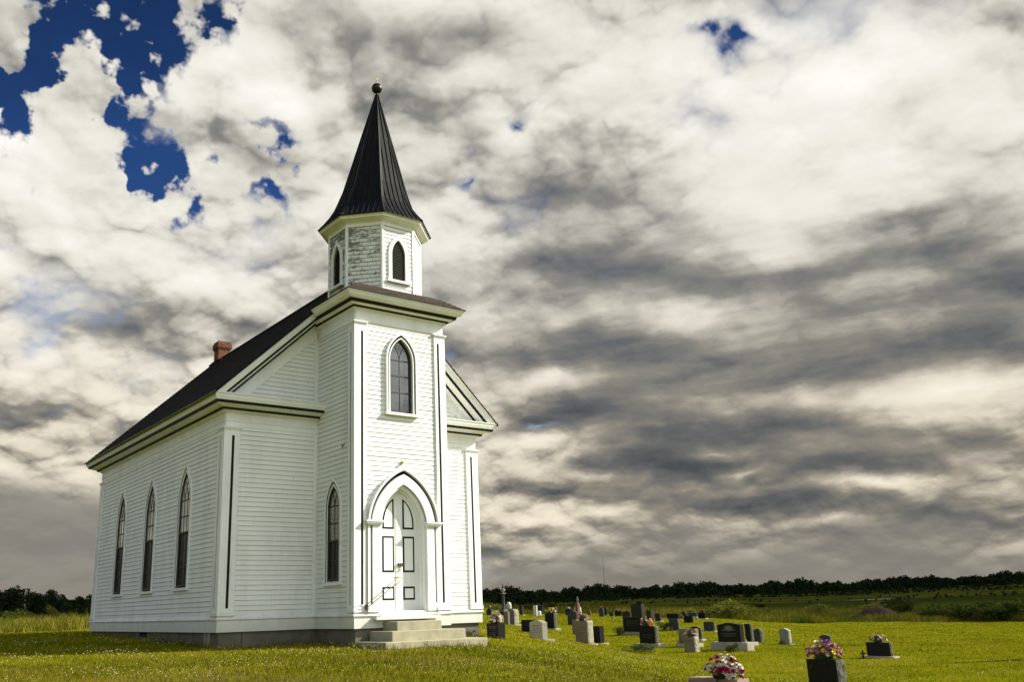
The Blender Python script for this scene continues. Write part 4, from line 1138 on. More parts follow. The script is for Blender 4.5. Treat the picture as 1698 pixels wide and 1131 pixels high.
# ------------------------------------------------------------------ the churchyard
def granite(name, c1, c2, rough, spec=.35, scale=60):
    m, k, b = mat(name)
    n = k.noise(pos(k), scale, 6, .75); n2_ = k.noise(pos(k), 3, 5, .6)
    c = k.ramp(n, [(.35, c1), (.62, c2)])
    c = k.mix(k.m('MULTIPLY', k.step(n2_, .5, .75), .35), c, tuple(x * .6 for x in c1))
    k.put(b.inputs['Base Color'], c); b.inputs['Roughness'].default_value = rough; b.inputs['Specular IOR Level'].default_value = spec
    bump(k, b, n, .003, .3); MAT[name] = m
granite('g_black', (.006, .006, .006), (.014, .014, .013), .5, .12)
granite('g_dark', (.020, .019, .016), (.045, .042, .034), .7, .1)
granite('g_slate', (.032, .034, .033), (.065, .067, .064), .7, .1)
granite('g_grey', (.11, .105, .09), (.19, .18, .15), .8, .15)
granite('g_lightgrey', (.18, .17, .145), (.28, .265, .22), .8, .15)
granite('g_white', (.55, .55, .52), (.74, .73, .69), .7)
granite('g_beige', (.13, .11, .075), (.21, .18, .12), .85, .15)
granite('g_brown', (.10, .045, .03), (.16, .075, .045), .7)
granite('g_rose', (.26, .16, .13), (.40, .27, .22), .7)
granite('g_rough_black', (.04, .04, .035), (.15, .145, .125), .95, .1)
granite('g_rough_pale', (.22, .205, .16), (.42, .395, .31), .95, .1)
granite('g_etch', (.09, .09, .085), (.17, .17, .155), .8, .1)

STONE_W = []
def stone_outline(shape, w, h):
    """(y, z) outline of the broad face, y from 0 to w"""
    n = 10
    if shape == 'flat': return [(0, 0), (w, 0), (w, h), (0, h)]
    if shape == 'slant': return [(0, 0), (w, 0), (w, h * .955), (w * .8, h * .985), (0, h)]
    if shape == 'slantarch': return [(0, 0), (w, 0), (w, h * .90)] + [(w * (1 - t), h * (.90 + .10 * math.sin(t * 2.2))) for t in (.2, .4, .6, .75, .9)] + [(0, h * .93)]
    if shape == 'step': return [(0, 0), (w, 0), (w, h * .93), (w * .82, h * .93), (w * .82, h), (w * .18, h), (w * .18, h * .93), (0, h * .93)]
    if shape == 'bow': return [(0, 0), (w, 0)] + [(w * (1 - i / n), h * (.86 + .14 * math.sin(math.pi * i / n))) for i in range(n + 1)]
    if shape == 'arch': return [(0, 0), (w, 0)] + [(w / 2 + w / 2 * math.cos(math.pi * i / n), h - w * .42 + w * .42 * math.sin(math.pi * i / n)) for i in range(n + 1)]
    if shape == 'gothic': return [(0, 0), (w, 0), (w, h * .62), (w * .94, h * .76), (w * .80, h * .89), (w * .62, h * .97), (w * .5, h), (w * .38, h * .97), (w * .20, h * .89), (w * .06, h * .76), (0, h * .62)]
    if shape == 'serp': return [(0, 0), (w, 0), (w, h * .90)] + [(w * (1 - t), h * (.90 + .10 * (.5 - .5 * math.cos(2 * math.pi * t)))) for t in (.12, .25, .375, .5, .625, .75, .88)] + [(0, h * .90)]
def rockface(mb, ax, o, u0, u1, z0, z1, m, amp, du=.05):
    """chipped side: grid at fixed coordinate on axis ax with random bulge; o = plane"""
    nu = max(2, int(abs(u1 - u0) / du)); nz = max(2, int((z1 - z0) / du)); base = len(mb.v)
    sgn = 1 if amp > 0 else -1
    for i in range(nz + 1):
        for j in range(nu + 1):
            e = 0 if i in (0, nz) or j in (0, nu) else 1
            b_ = amp * (.35 + .65 * rnd.random()) * e
            u = u0 + (u1 - u0) * j / nu + (rnd.uniform(-.012, .012) * e); z = z0 + (z1 - z0) * i / nz + rnd.uniform(-.012, .012) * e
            mb.v.append((u, o + b_, z) if ax == 'y' else (o + b_, u, z))
    for i in range(nz):
        for j in range(nu):
            a = base + i * (nu + 1) + j
            mb.f.append((a, a + 1, a + nu + 2, a + nu + 1)); mb.m.append(m); mb.sm.append(False)
def gravestone(key, x, y, w, t, h, shape, gm, rough, bh, bm_, label):
    z = min(H(x, y), H(x + t, y), H(x, y + w), H(x + t, y + w))
    yaw = 0.0 if key in ('s36', 's40', 's41', 's27') else rnd.uniform(-.035, .035)
    root = empty('gravestone', (x, y, z), yaw, label=label, category='gravestone', group='gravestones standing in the churchyard')
    root.rotation_euler[0] = rnd.uniform(-.012, .012); root.rotation_euler[1] = rnd.uniform(-.02, .02) if bh == 0 else 0
    rm = 'g_rough_black' if gm in ('black', 'dark', 'slate') else 'g_rough_pale'
    hb = bh
    ol = stone_outline(shape, w, h - hb)
    mb = MB(); n = len(ol); zb = hb - (.08 if hb == 0 else -.001)
    ol = [(a, (b_ if b_ > 0 else (zb - hb))) for a, b_ in ol]
    A_ = [(0, a, b_ + hb) for a, b_ in ol]; B2 = [(t, a, b_ + hb) for a, b_ in ol]
    mb.poly(A_, 0); mb.poly(B2[::-1], 0)
    for i in range(n):
        j = (i + 1) % n
        side = rough and (abs(ol[i][0] - ol[j][0]) < 1e-6) and ol[i][0] in (0, w)
        if side:
            yy = ol[i][0]; rockface(mb, 'y', yy, 0, t, min(ol[i][1], ol[j][1]) + hb, max(ol[i][1], ol[j][1]) + hb, 1, .035 if yy > 0 else -.035)
        else:
            mb.quad(A_[i], A_[j], B2[j], B2[i], 1 if rough else 0)
    st = mb.build('headstone', ['g_' + gm, rm], root)
    if not rough:
        md = st.modifiers.new('bevel', 'BEVEL'); md.width = .006; md.segments = 1; md.limit_method = 'ANGLE'
    if hb > 0:
        mb = MB(); e = bm_; f_ = min(.10, bm_)
        x0, x1, y0, y1 = -f_, t + f_, -e, w + e
        c = [(x0, y0), (x1, y0), (x1, y1), (x0, y1)]
        mb.poly([(p, q_, hb) for p, q_ in c], 0); mb.poly([(p, q_, -.1) for p, q_ in c], 0)
        rockface(mb, 'y', y0, x0, x1, -.1, hb, 0, -.015); rockface(mb, 'y', y1, x0, x1, -.1, hb, 0, .015)
        rockface(mb, 'x', x0, y0, y1, -.1, hb, 0, -.012, .09); rockface(mb, 'x', x1, y0, y1, -.1, hb, 0, .012, .09)
        mb.build('plinth', 'g_rough_pale' if gm != 'lightgrey' else 'g_lightgrey', root)
    # cut borders and worn lettering on the inscribed face
    if key in ('s1', 's36', 's23', 's15', 's18', 's11', 's35', 's27'):
        mb = MB(); lx = -.0025
        def bar(y0, y1, z0, z1): mb.quad((lx, y0, z0), (lx, y1, z0), (lx, y1, z1), (lx, y0, z1))
        rows = {'s1': (.30, .26, .16, .12), 's36': (.62, .57, .53), 's23': (.78, .70, .62, .54), 's15': (.70, .6, .5), 's18': (.7, .6, .5, .42), 's11': (.42, .36, .30, .24), 's35': (.42, .36, .30), 's27': (.5, .4)}[key]
        for i, r_ in enumerate(rows):
            yy = w * (.18 + .05 * (i % 2)); 
            while yy < w * (.80 - .05 * (i % 2)):
                l = rnd.uniform(.012, .045); bar(yy, yy + l, r_, r_ + (.022 if i == 0 else .014)); yy += l + rnd.uniform(.008, .02)
        if key == 's36':
            for i in range(24):
                a0, a1 = 2 * math.pi * i / 24, 2 * math.pi * (i + 1) / 24; cy, cz = w * .5, .84
                for (ra, rb) in ((.20, .225), (.0, .17)):
                    mb.quad((lx, cy + ra * math.cos(a0), cz + ra * .52 * math.sin(a0)), (lx, cy + rb * math.cos(a0), cz + rb * .52 * math.sin(a0)), (lx, cy + rb * math.cos(a1), cz + rb * .52 * math.sin(a1)), (lx, cy + ra * math.cos(a1), cz + ra * .52 * math.sin(a1)))
            for s in (-1, 1):
                cy = w * .5; mb.quad((lx, cy + s * .20, .75), (lx, cy + s * .33, .77), (lx, cy + s * .33, .79), (lx, cy + s * .18, .785))
        if key == 's1':
            for (a, b_, c_, d_) in ((.03, .46, .225, .229), (.03, .034, .08, .35), (.456, .46, .08, .35), (.03, .46, .35, .354), (.03, .46, .08, .084)): bar(a, b_, c_, d_)
        mb.build('inscription', 'g_etch' if gm in ('black', 'slate') else 'g_dark', root)
    STONE_W.append((x, y, max(w, t)))
    return root, z
STONES = [
    ('s1', 3.56, 1.20, 0.49, 0.21, 0.40, 'flat', 'black', 0, 0.00, 0.00, 'low square black granite headstone, nearest the church steps'),
    ('s2', 23.46, 24.98, 0.54, 0.34, 0.93, 'step', 'grey', 1, 0.07, 0.18, 'tall grey stone with rock-faced ends, right half of the grey pair beside the church'),
    ('s2b', 21.81, 23.49, 0.38, 0.13, 0.74, 'flat', 'grey', 0, 0.00, 0.00, 'smooth grey stone, left half of the grey pair beside the church'),
    ('s5', 28.62, 33.78, 0.55, 0.14, 0.49, 'arch', 'dark', 0, 0.00, 0.00, 'small dark stone with rounded corners at the foot of the urn column'),
    ('s4', 57.54, 67.48, 0.67, 0.23, 1.05, 'gothic', 'white', 0, 0.12, 0.10, 'small white marble marker with a pointed top'),
    ('s6', 44.84, 50.00, 0.37, 0.15, 0.81, 'flat', 'dark', 0, 0.05, 0.08, 'narrow dark upright stone behind the grey pair'),
    ('s7', 54.73, 59.49, 0.57, 0.13, 1.09, 'flat', 'white', 0, 0.00, 0.00, 'tall narrow white slab at the edge of the meadow'),
    ('s8', 55.61, 59.87, 0.50, 0.13, 0.54, 'arch', 'white', 0, 0.00, 0.00, 'tiny white round-topped marker against the tall white slab'),
    ('s9', 58.82, 63.31, 0.74, 0.23, 0.99, 'flat', 'dark', 0, 0.05, 0.10, 'dark slab with a pale edge just right of the white slab'),
    ('s10', 14.88, 12.99, 0.96, 0.17, 0.62, 'flat', 'black', 0, 0.13, 0.20, 'black stone half hidden behind the pale grey arched headstone'),
    ('s11', 6.85, 3.32, 0.57, 0.19, 0.59, 'bow', 'lightgrey', 0, 0.06, 0.18, 'pale grey headstone with a bowed top on a flat plinth'),
    ('s12', 27.74, 26.34, 0.81, 0.25, 1.00, 'flat', 'black', 1, 0.12, 0.20, 'dark upright stone with rough sides under yellow flowers'),
    ('s13', 60.51, 62.84, 0.41, 0.18, 0.82, 'flat', 'beige', 0, 0.05, 0.10, 'thin beige slab right of the yellow flowers'),
    ('s14', 57.74, 57.42, 0.74, 0.23, 0.63, 'flat', 'black', 0, 0.00, 0.00, 'small black stone with white flowers by the meadow edge'),
    ('s15', 35.32, 32.43, 0.92, 0.19, 1.04, 'bow', 'slate', 0, 0.05, 0.12, 'slate blue headstone with an arched border'),
    ('s16', 56.07, 54.13, 0.82, 0.21, 1.00, 'arch', 'white', 0, 0.00, 0.00, 'cream stone with a full round head behind the slate headstone'),
    ('s18a', 26.20, 22.67, 0.38, 0.24, 0.87, 'flat', 'beige', 0, 0.00, 0.00, 'plain beige stone behind the beige stone with the pink bouquet'),
    ('s18', 15.74, 10.80, 0.72, 0.32, 0.96, 'flat', 'beige', 1, 0.05, 0.12, 'large beige stone with one rough broken side under a pink bouquet'),
    ('s19', 18.38, 12.80, 0.47, 0.26, 0.78, 'flat', 'black', 0, 0.06, 0.16, 'black polished stone leaning close to the large beige stone'),
    ('s20a', 51.74, 46.31, 0.59, 0.13, 0.79, 'arch', 'slate', 0, 0.00, 0.00, 'small blue-grey arched stone at the back of the yard'),
    ('s20b', 56.20, 50.39, 0.34, 0.13, 0.78, 'arch', 'black', 0, 0.00, 0.00, 'narrow dark stone with red flowers at the back of the yard'),
    ('s20c', 53.28, 46.57, 0.56, 0.13, 0.36, 'flat', 'slate', 0, 0.00, 0.00, 'lowest grey block of the back row'),
    ('s20d', 52.86, 45.09, 0.83, 0.20, 0.47, 'flat', 'black', 0, 0.00, 0.00, 'wide black block with flowers in the back row'),
    ('s20e', 43.14, 36.58, 0.13, 0.13, 0.26, 'flat', 'beige', 0, 0.00, 0.00, 'knee-high pale marker post alone on the grass'),
    ('s21', 57.56, 54.15, 0.50, 0.13, 0.52, 'flat', 'brown', 0, 0.00, 0.00, 'small red-brown stone beside the brown obelisk'),
    ('s22', 43.05, 33.30, 1.08, 0.34, 1.26, 'slant', 'dark', 0, 0.00, 0.00, 'tallest dark block with a slanted top in the middle of the yard'),
    ('s23', 29.55, 20.72, 1.52, 0.20, 1.01, 'flat', 'black', 0, 0.17, 0.25, 'wide black family stone on a long pale plinth'),
    ('s24', 50.29, 41.51, 0.96, 0.23, 0.52, 'bow', 'dark', 0, 0.00, 0.00, 'low dark stone left of the tallest block'),
    ('s25', 43.09, 32.42, 0.45, 0.34, 0.78, 'slant', 'dark', 0, 0.00, 0.00, 'dark slanted block directly right of the tallest block'),
    ('s26', 41.85, 30.40, 0.50, 0.16, 0.59, 'slant', 'dark', 0, 0.05, 0.10, 'smaller dark block at the right end of the tall dark row'),
    ('s27', 19.80, 10.87, 0.91, 0.23, 0.88, 'flat', 'black', 1, 0.15, 0.25, 'black stone with rock-faced sides carrying a mixed bouquet'),
    ('s28', 46.82, 32.96, 1.19, 0.13, 0.45, 'flat', 'black', 0, 0.00, 0.00, 'long black block at the left of the far right cluster'),
    ('s28b', 33.57, 21.53, 0.72, 0.14, 0.71, 'flat', 'slate', 1, 0.05, 0.10, 'dark stone with pink flowers at its foot, behind a round shrub'),
    ('s29', 48.30, 33.43, 0.50, 0.13, 0.56, 'arch', 'dark', 0, 0.00, 0.00, 'small round-headed stone in the far right cluster'),
    ('s30', 41.42, 27.03, 0.77, 0.13, 0.49, 'flat', 'black', 0, 0.00, 0.00, 'black block in front of the small round-headed stone'),
    ('s31', 48.58, 32.56, 0.86, 0.13, 0.50, 'flat', 'slate', 0, 0.04, 0.10, 'slate block with pale base in the far right cluster'),
    ('s32', 49.64, 32.61, 0.72, 0.13, 0.52, 'flat', 'black', 0, 0.08, 0.12, 'black block topped by a red wreath'),
    ('s33', 34.48, 19.57, 0.76, 0.17, 0.57, 'flat', 'slate', 1, 0.04, 0.12, 'lone square slate stone right of the pale pair'),
    ('s34b', 25.05, 12.75, 0.67, 0.13, 0.69, 'bow', 'dark', 1, 0.10, 0.12, 'dark arched stone behind the pale stone with red and white flowers'),
    ('s34', 20.64, 9.37, 0.90, 0.23, 0.74, 'flat', 'beige', 0, 0.14, 0.12, 'beige stone behind the small stone with red and white flowers'),
    ('s35', 17.76, 7.02, 0.51, 0.26, 0.58, 'flat', 'beige', 1, 0.00, 0.00, 'small beige stone with chipped sides under red and white flowers'),
    ('s36', 19.37, 6.06, 1.10, 0.22, 1.05, 'serp', 'black', 0, 0.32, 0.32, 'big polished black monument with an etched oval on a pale plinth'),
    ('s37', 22.69, 8.09, 0.28, 0.20, 0.91, 'flat', 'black', 1, 0.16, 0.12, 'black rough-sided stone just behind the polished monument'),
    ('s38', 25.77, 9.89, 0.36, 0.25, 0.64, 'slantarch', 'slate', 1, 0.00, 0.00, 'dark stone with a curved shoulder right of the monument'),
    ('s39', 25.23, 8.03, 0.46, 0.20, 0.71, 'serp', 'lightgrey', 1, 0.04, 0.12, 'light grey stone standing alone with red flowers at its foot'),
    ('s41', 6.40, -6.15, 0.67, 0.29, 0.63, 'flat', 'black', 1, 0.00, 0.00, 'nearest black stone with rough sides under a big pink bouquet'),
    ('s42', 28.34, 8.02, 0.53, 0.19, 0.41, 'serp', 'slate', 1, 0.00, 0.00, 'small dark stone behind the nearest black stone'),
    ('s43', 16.96, -1.30, 0.77, 0.14, 0.47, 'flat', 'black', 1, 0.06, 0.14, 'black stone by itself on the right with a yellow and mauve bouquet'),
    ('s40', 2.08, -7.06, 1.04, 0.31, 0.25, 'slant', 'rose', 0, 0.00, 0.00, 'low rose granite marker at the bottom edge under a red and white bouquet'),
]

for row in STONES: gravestone(*row)
SI = {r[0]: r for r in STONES}

# column with urn
bx, by = 32.2, 36.9; bz = H(bx, by)
root = empty('monument', (bx, by, bz), label='tall grey column monument with a carved urn on top, close to the church corner', category='monument')
mb = MB(); mb.box(-.25, .25, -.35, .35, -.1, .22); mb.build('lower_plinth', 'g_dark', root)
mb = MB(); mb.box(-.19, .19, -.27, .27, .221, .40); mb.build('upper_plinth', 'g_grey', root)
mb = MB(); mb.lathe((0, 0, .401), [(.15, 0), (.15, .06), (.125, .10), (.115, 1.05), (.14, 1.09), (.14, 1.13)], 16); mb.build('column', 'g_slate', root)
mb = MB(); mb.box(-.17, .17, -.17, .17, 1.532, 1.58); mb.lathe((0, 0, 1.581), [(.07, 0), (.06, .05), (.17, .16), (.20, .24), (.15, .30), (.10, .31)], 14); mb.build('urn', 'g_lightgrey', root)
mb = MB(); mb.lathe((0, 0, 1.88), [(.08, 0), (.05, .08), (.075, .14), (.03, .22), (.045, .27), (.012, .34), (.004, .46)], 10); mb.build('finial', 'g_dark', root)
# red-brown obelisk
ox, oy = 52.5, 50.6; oz = H(ox, oy)
root = empty('monument', (ox, oy, oz), label='red-brown square obelisk with a small statue on top, behind the pink bouquet', category='monument')
mb = MB(); mb.box(-.3, .3, -.3, .3, -.1, .25); mb.build('plinth', 'g_brown', root)
mb = MB(); mb.add([(-.2, -.2, .251), (.2, -.2, .251), (.2, .2, .251), (-.2, .2, .251), (-.15, -.15, 1.25), (.15, -.15, 1.25), (.15, .15, 1.25), (-.15, .15, 1.25)], ((0, 1, 5, 4), (1, 2, 6, 5), (2, 3, 7, 6), (3, 0, 4, 7), (4, 5, 6, 7))); mb.build('shaft', 'g_brown', root)
mb = MB(); mb.lathe((0, 0, 1.251), [(.14, 0), (.12, .05), (.08, .10), (.11, .28), (.13, .42), (.07, .52), (.085, .60), (.05, .68), (.01, .74)], 12); mb.build('statue', 'g_grey', root)
# small iron cross marker
cxx, cyy = 16.57, -.62
mb = MB(); mb.box(-.012, .012, -.02, .02, -.06, .25); mb.box(-.0135, .0135, -.085, .085, .14, .175)
mb.build('grave_cross', 'g_black', None, (cxx, cyy, H(cxx, cyy)), label='little black iron cross pushed into the grass left of the lone black stone', category='cross')
# ------------------------------------------------------------------ flowers and shrubs
for nm, c in dict(pink=(.42, .15, .21), mauve=(.25, .12, .22), blush=(.58, .40, .36), white=(.66, .64, .56), red=(.32, .02, .03), crimson=(.30, .01, .05), yellow=(.80, .58, .05), orange=(.70, .16, .04), cream=(.80, .72, .48)).items():
    simple('petal_' + nm, tuple(x * .8 for x in c), tuple(min(.9, x * 1.1) for x in c), 30, .8, .15)
simple('leaf_dark', (.008, .030, .014), (.03, .06, .02), 20, .6)
def blossom(mb, c, r, m, nrm):
    nrm = nrm.normalized(); a = nrm.orthogonal().normalized(); b_ = nrm.cross(a); ph = rnd.random() * 6
    for ringn, (k_, rr, up_) in enumerate(((6, 1.0, .35), (5, .62, .62), (3, .3, .75))):
        for i in range(k_):
            t = ph + ringn * .5 + 2 * math.pi * i / k_; d = a * math.cos(t) + b_ * math.sin(t); s = nrm.cross(d)
            p0 = c + nrm * r * .1; p1 = c + d * r * rr * .7 + s * r * .32 + nrm * r * up_ * .8; p2 = c + d * r * rr + nrm * r * up_; p3 = c + d * r * rr * .7 - s * r * .32 + nrm * r * up_ * .8
            mb.quad(tuple(p0), tuple(p1), tuple(p2), tuple(p3), m)
def bouquet(x, y, z, L_, Dp, Hh, n, r, cols, label, leaves=40, group='flower arrangements left on the graves'):
    root = empty('flower_arrangement', (x, y, z), 0, label=label, category='flowers', group=group)
    mats_ = ['petal_' + c for c in cols]
    lf = MB()
    for i in range(leaves):
        t = rnd.uniform(0, 2 * math.pi); q_ = rnd.uniform(.3, .85); c = Vector((math.cos(t) * Dp * .5 * q_, math.sin(t) * L_ * .5 * q_, rnd.uniform(-.30, .35) * Hh))
        d = Vector((math.cos(t), math.sin(t), rnd.uniform(-.9, .6))).normalized(); s = d.cross(Vector((rnd.random(), rnd.random(), 1))).normalized(); l = rnd.uniform(1.2, 2.4) * r
        lf.quad(tuple(c - d * l * .4), tuple(c + s * l * .25), tuple(c + d * l * .8), tuple(c - s * l * .25), 0)
    lf.lathe((0, 0, 0), [(min(Dp, L_) * .36, 0), (min(Dp, L_) * .42, Hh * .25), (min(Dp, L_) * .25, Hh * .6), (.01, Hh * .75)], 9)
    lf.build('leaves', 'leaf_dark', root)
    groups_ = {}
    for i in range(n):
        t = rnd.uniform(0, 2 * math.pi); u = math.sqrt(rnd.random()); el = math.sqrt(max(0, 1 - u * u * .95))
        c = Vector((math.cos(t) * Dp * .5 * u, math.sin(t) * L_ * .5 * u, Hh * (.04 + .90 * el * rnd.uniform(.35, 1.0))))
        nr_ = Vector((math.cos(t) * u * 1.2, math.sin(t) * u * 1.2, el + .25)) + Vector((rnd.uniform(-.3, .3), rnd.uniform(-.3, .3), 0))
        ci = rnd.randrange(len(cols))
        groups_.setdefault(ci, MB()); blossom(groups_[ci], c, r * rnd.uniform(.75, 1.2), 0, nr_)
    for ci, g__ in groups_.items():
        g__.build('blossoms', mats_[ci], root)
def top(key, label, n, r, cols, L_=None, Hh=.2, off=0, Dp=None, leaves=26, fy=.5):
    k_, x, y, w, t, h = SI[key][:6]; z = min(H(x, y), H(x + t, y), H(x, y + w), H(x + t, y + w)) + h
    L_ = L_ or w * .7
    bouquet(x + t / 2, y + w * fy + off, z - .004, L_, Dp or max(t * 1.1, L_ * .5), Hh, n, r, cols, label, leaves)
def foot(key, label, n, r, cols, L_, Hh, leaves=16, fy=.5):
    k_, x, y, w, t, h = SI[key][:6]; xx = x - .16 - SI[key][10] * .5; yy = y + w * fy
    bouquet(xx, yy, H(xx, yy), L_, L_, Hh, n, r, cols, label, leaves)
top('s1', 'pink and white flowers on the low square black headstone by the steps', 30, .045, ('pink', 'blush', 'white', 'white', 'blush'), Hh=.30, L_=.52, Dp=.3)
top('s12', 'yellow flowers on the dark rough-sided stone', 26, .07, ('yellow', 'yellow', 'cream'), Hh=.42, L_=.85, Dp=.45)
top('s5', 'small pink flowers on the dark stone at the foot of the column', 8, .05, ('pink', 'blush'), Hh=.2, L_=.3)
top('s14', 'white flowers on the small black stone by the meadow', 10, .07, ('white', 'cream'), Hh=.25, L_=.45)
top('s18', 'pink and crimson bouquet on the large beige stone', 46, .055, ('pink', 'blush', 'white', 'crimson', 'pink', 'cream'), Hh=.36, L_=.62, Dp=.40, fy=.55)
top('s20b', 'red flowers on the narrow dark stone of the back row', 8, .06, ('red',), Hh=.22, L_=.3)
top('s20d', 'pale pink flowers on the wide black block of the back row', 10, .07, ('blush', 'white', 'pink'), Hh=.28, L_=.5, fy=.7)
top('s20a', 'white flowers on the small blue-grey arched stone', 7, .06, ('white', 'blush'), Hh=.2, L_=.3)
top('s27', 'mixed pink, yellow and orange bouquet on the black rock-faced stone', 40, .06, ('blush', 'yellow', 'cream', 'orange', 'pink'), Hh=.42, L_=.72, Dp=.4, fy=.62, leaves=60)
top('s32', 'round red wreath on the right-hand black block', 14, .08, ('red', 'orange'), Hh=.34, L_=.45)
top('s35', 'red and white flowers on the small beige stone', 40, .045, ('white', 'red', 'white', 'crimson', 'blush'), Hh=.34, L_=.60, Dp=.34)
top('s41', 'big pink and mauve bouquet on the nearest black stone', 90, .060, ('pink', 'mauve', 'blush', 'mauve', 'pink', 'yellow', 'cream'), Hh=.42, L_=.78, Dp=.46, leaves=70)
top('s43', 'yellow and mauve bouquet on the lone black stone at the right', 44, .045, ('yellow', 'mauve', 'blush', 'cream', 'mauve'), Hh=.30, L_=.56, Dp=.34)
top('s40', 'big crimson, red and white bouquet at the bottom edge', 95, .060, ('red', 'white', 'crimson', 'white', 'blush', 'crimson', 'white'), Hh=.40, L_=.80, Dp=.50, leaves=80, off=-.14)
foot('s28b', 'pink flowers at the foot of the dark stone behind the round shrub', 9, .06, ('pink',), .4, .3)
foot('s39', 'red flowers at the foot of the light grey stone', 12, .045, ('red', 'crimson'), .3, .25)
foot('s37', 'orange and white flowers between the monument and the black stone behind it', 8, .045, ('orange', 'white'), .25, .3)
foot('s29', 'yellow and white flowers left of the black block in the far cluster', 9, .07, ('yellow', 'white'), .5, .35)
foot('s31', 'pale flowers beside the slate block in the far cluster', 9, .07, ('cream', 'white'), .5, .35, fy=.0)

leafmat('bush_leaf', [(.25, (.018, .034, .008)), (.5, (.045, .065, .014)), (.75, (.10, .115, .03))], .2)
leafmat('bush_leaf_pale', [(.25, (.06, .085, .015)), (.5, (.14, .15, .025)), (.75, (.26, .24, .06))], .25)
leafmat('bush_leaf_grey', [(.25, (.03, .05, .02)), (.5, (.07, .095, .04)), (.75, (.13, .15, .07))], .2)
simple('bark', (.05, .035, .02), (.10, .075, .05), 9, .9)
def foliage_mesh(name, n, seed, leaf, mt, lobes=7, flat=1.0):
    """leafy crown of unit width and height: lumpy, open, made of many small leaves"""
    r_ = np.random.default_rng(seed)
    cs = np.stack([r_.uniform(-.30, .30, lobes), r_.uniform(-.30, .30, lobes), r_.uniform(.22, .70, lobes)], -1); rad = r_.uniform(.16, .30, lobes)
    cs[0] = (0, 0, .42); rad[0] = .34
    k_ = r_.integers(0, lobes, n); v = r_.normal(size=(n, 3)); v /= np.linalg.norm(v, axis=1)[:, None]
    p = cs[k_] + v * rad[k_][:, None] * (r_.uniform(.35, 1.12, n) ** .6)[:, None]
    p[:, 2] = np.clip(p[:, 2], .0, 1.05)
    a = r_.normal(size=(n, 3)); a /= np.linalg.norm(a, axis=1)[:, None]; b_ = np.cross(a, r_.normal(size=(n, 3))); b_ /= np.linalg.norm(b_, axis=1)[:, None]
    s = (leaf * r_.uniform(.6, 1.5, n))[:, None]
    V = np.stack([p - a * s, p + b_ * s * .45, p + a * s, p - b_ * s * .45], 1).reshape(-1, 3)
    return fast_mesh(name, V, 4, np.arange(n * 4).reshape(-1, 4), mt)
BUSH = [(foliage_mesh('foliage', 1700, 5 + i, .035, ['bush_leaf', 'bush_leaf', 'bush_leaf_pale', 'bush_leaf_pale', 'bush_leaf_grey'][i], 7 + i), i) for i in range(5)]
mb = MB()
for i in range(5): mb.tube([(0, 0, -.05), (rnd.uniform(-.08, .08), rnd.uniform(-.08, .08), .25), (rnd.uniform(-.25, .25), rnd.uniform(-.25, .25), .6)], .025, 0, 5, .006)
_st = mb.build('stem', 'bark'); STEM = _st.data; bpy.data.objects.remove(_st)
def bush(x, y, w, h, kind, label, name='bush', group=None):
    root = empty(name, (x, y, H(x, y) - .02), rnd.uniform(0, 6.28), label=label, category='bush' if name == 'bush' else 'shrub')
    if group: root['group'] = group
    root.scale = (w * 1.25, w * 1.25, h * 1.02)
    obj_from(BUSH[kind][0], 'foliage', root); obj_from(STEM, 'stem', root)
bush(15.1, 7.4, 1.05, .42, 4, 'low spreading grey-green shrub in front of the black rock-faced stone', 'shrub')
bush(33.83, 22.77, .98, .58, 4, 'round clipped grey-green shrub left of the dark stone with pink flowers', 'shrub')
bush(28.43, 21.42, .62, .66, 0, 'dark upright shrub at the left end of the wide family stone', 'shrub')
bush(18.35, 5.72, .42, .44, 1, 'small leafy plant in front of the polished monument', 'shrub')
bush(20.74, 10.21, .34, .28, 0, 'small dark shrub at the left of the pale stone pair', 'shrub')

# ------------------------------------------------------------------ meadow bushes, each on its own
FB = [
    (55.3, 35.3, 3.3, 1.65, 2, 'pale green bush at the meadow edge behind the far right stones'),
    (53.0, 37.1, 1.7, .95, 3, 'low pale bush just left of the large meadow bush'),
    (92.6, 58.9, 1.3, .75, 0, 'tiny round dark bush alone out on the marsh'),
    (78.1, 31.8, 2.5, 2.1, 1, 'tall round bush standing behind the earth mound'),
    (68.4, 22.4, 2.4, 1.5, 0, 'dark bush right of the earth mound'),
    (65.5, 19.0, 2.9, 1.9, 1, 'taller dark bush in the right-hand hedge'),
    (65.6, 17.0, 3.2, 1.6, 0, 'wide dark bush in the right-hand hedge'),
    (76.0, 33.3, 2.4, 1.6, 2, 'green bush touching the left side of the earth mound'),
    (74.0, 35.5, 2.9, 1.0, 3, 'low light bush left of the mound bush'),
    (75.9, 40.1, 3.4, 1.3, 2, 'broad light bush in the middle of the meadow strip'),
    (71.4, 40.5, 3.3, 1.0, 3, 'flat light bush behind the lone light grey stone'),
    (65.7, 15.0, 2.4, 2.0, 1, 'dark bush at the right edge of the picture'),
    (69.7, 24.9, 2.0, 1.05, 0, 'small dark bush directly right of the mound'),
    (71.7, 44.7, 2.7, 1.05, 2, 'light bush behind the polished monument'),
    (6.7, 82.0, 1.9, 1.5, 0, 'dark round bush in the meadow at the far left'),
    (20.0, 127.9, 1.5, 1.9, 3, 'pale yellow-green bush in front of the left trees'),
    (10.6, 78.4, 1.0, .9, 1, 'small dark bush in the meadow close to the church corner'),
    (.2, 43.4, 1.7, .6, 2, 'low green bush at the near edge of the left meadow'),
    (67.9, 76.4, 1.4, 1.2, 0, 'dark bush on the marsh behind the white slabs'),
    (80.6, 86.7, 2.0, 1.4, 1, 'dark bush on the marsh right of the white slabs'),
    (42.9, 51.4, 1.0, .8, 3, 'small light bush beside the urn column'),
]
for f_ in FB: bush(*f_, group='bushes in the meadow round the churchyard')

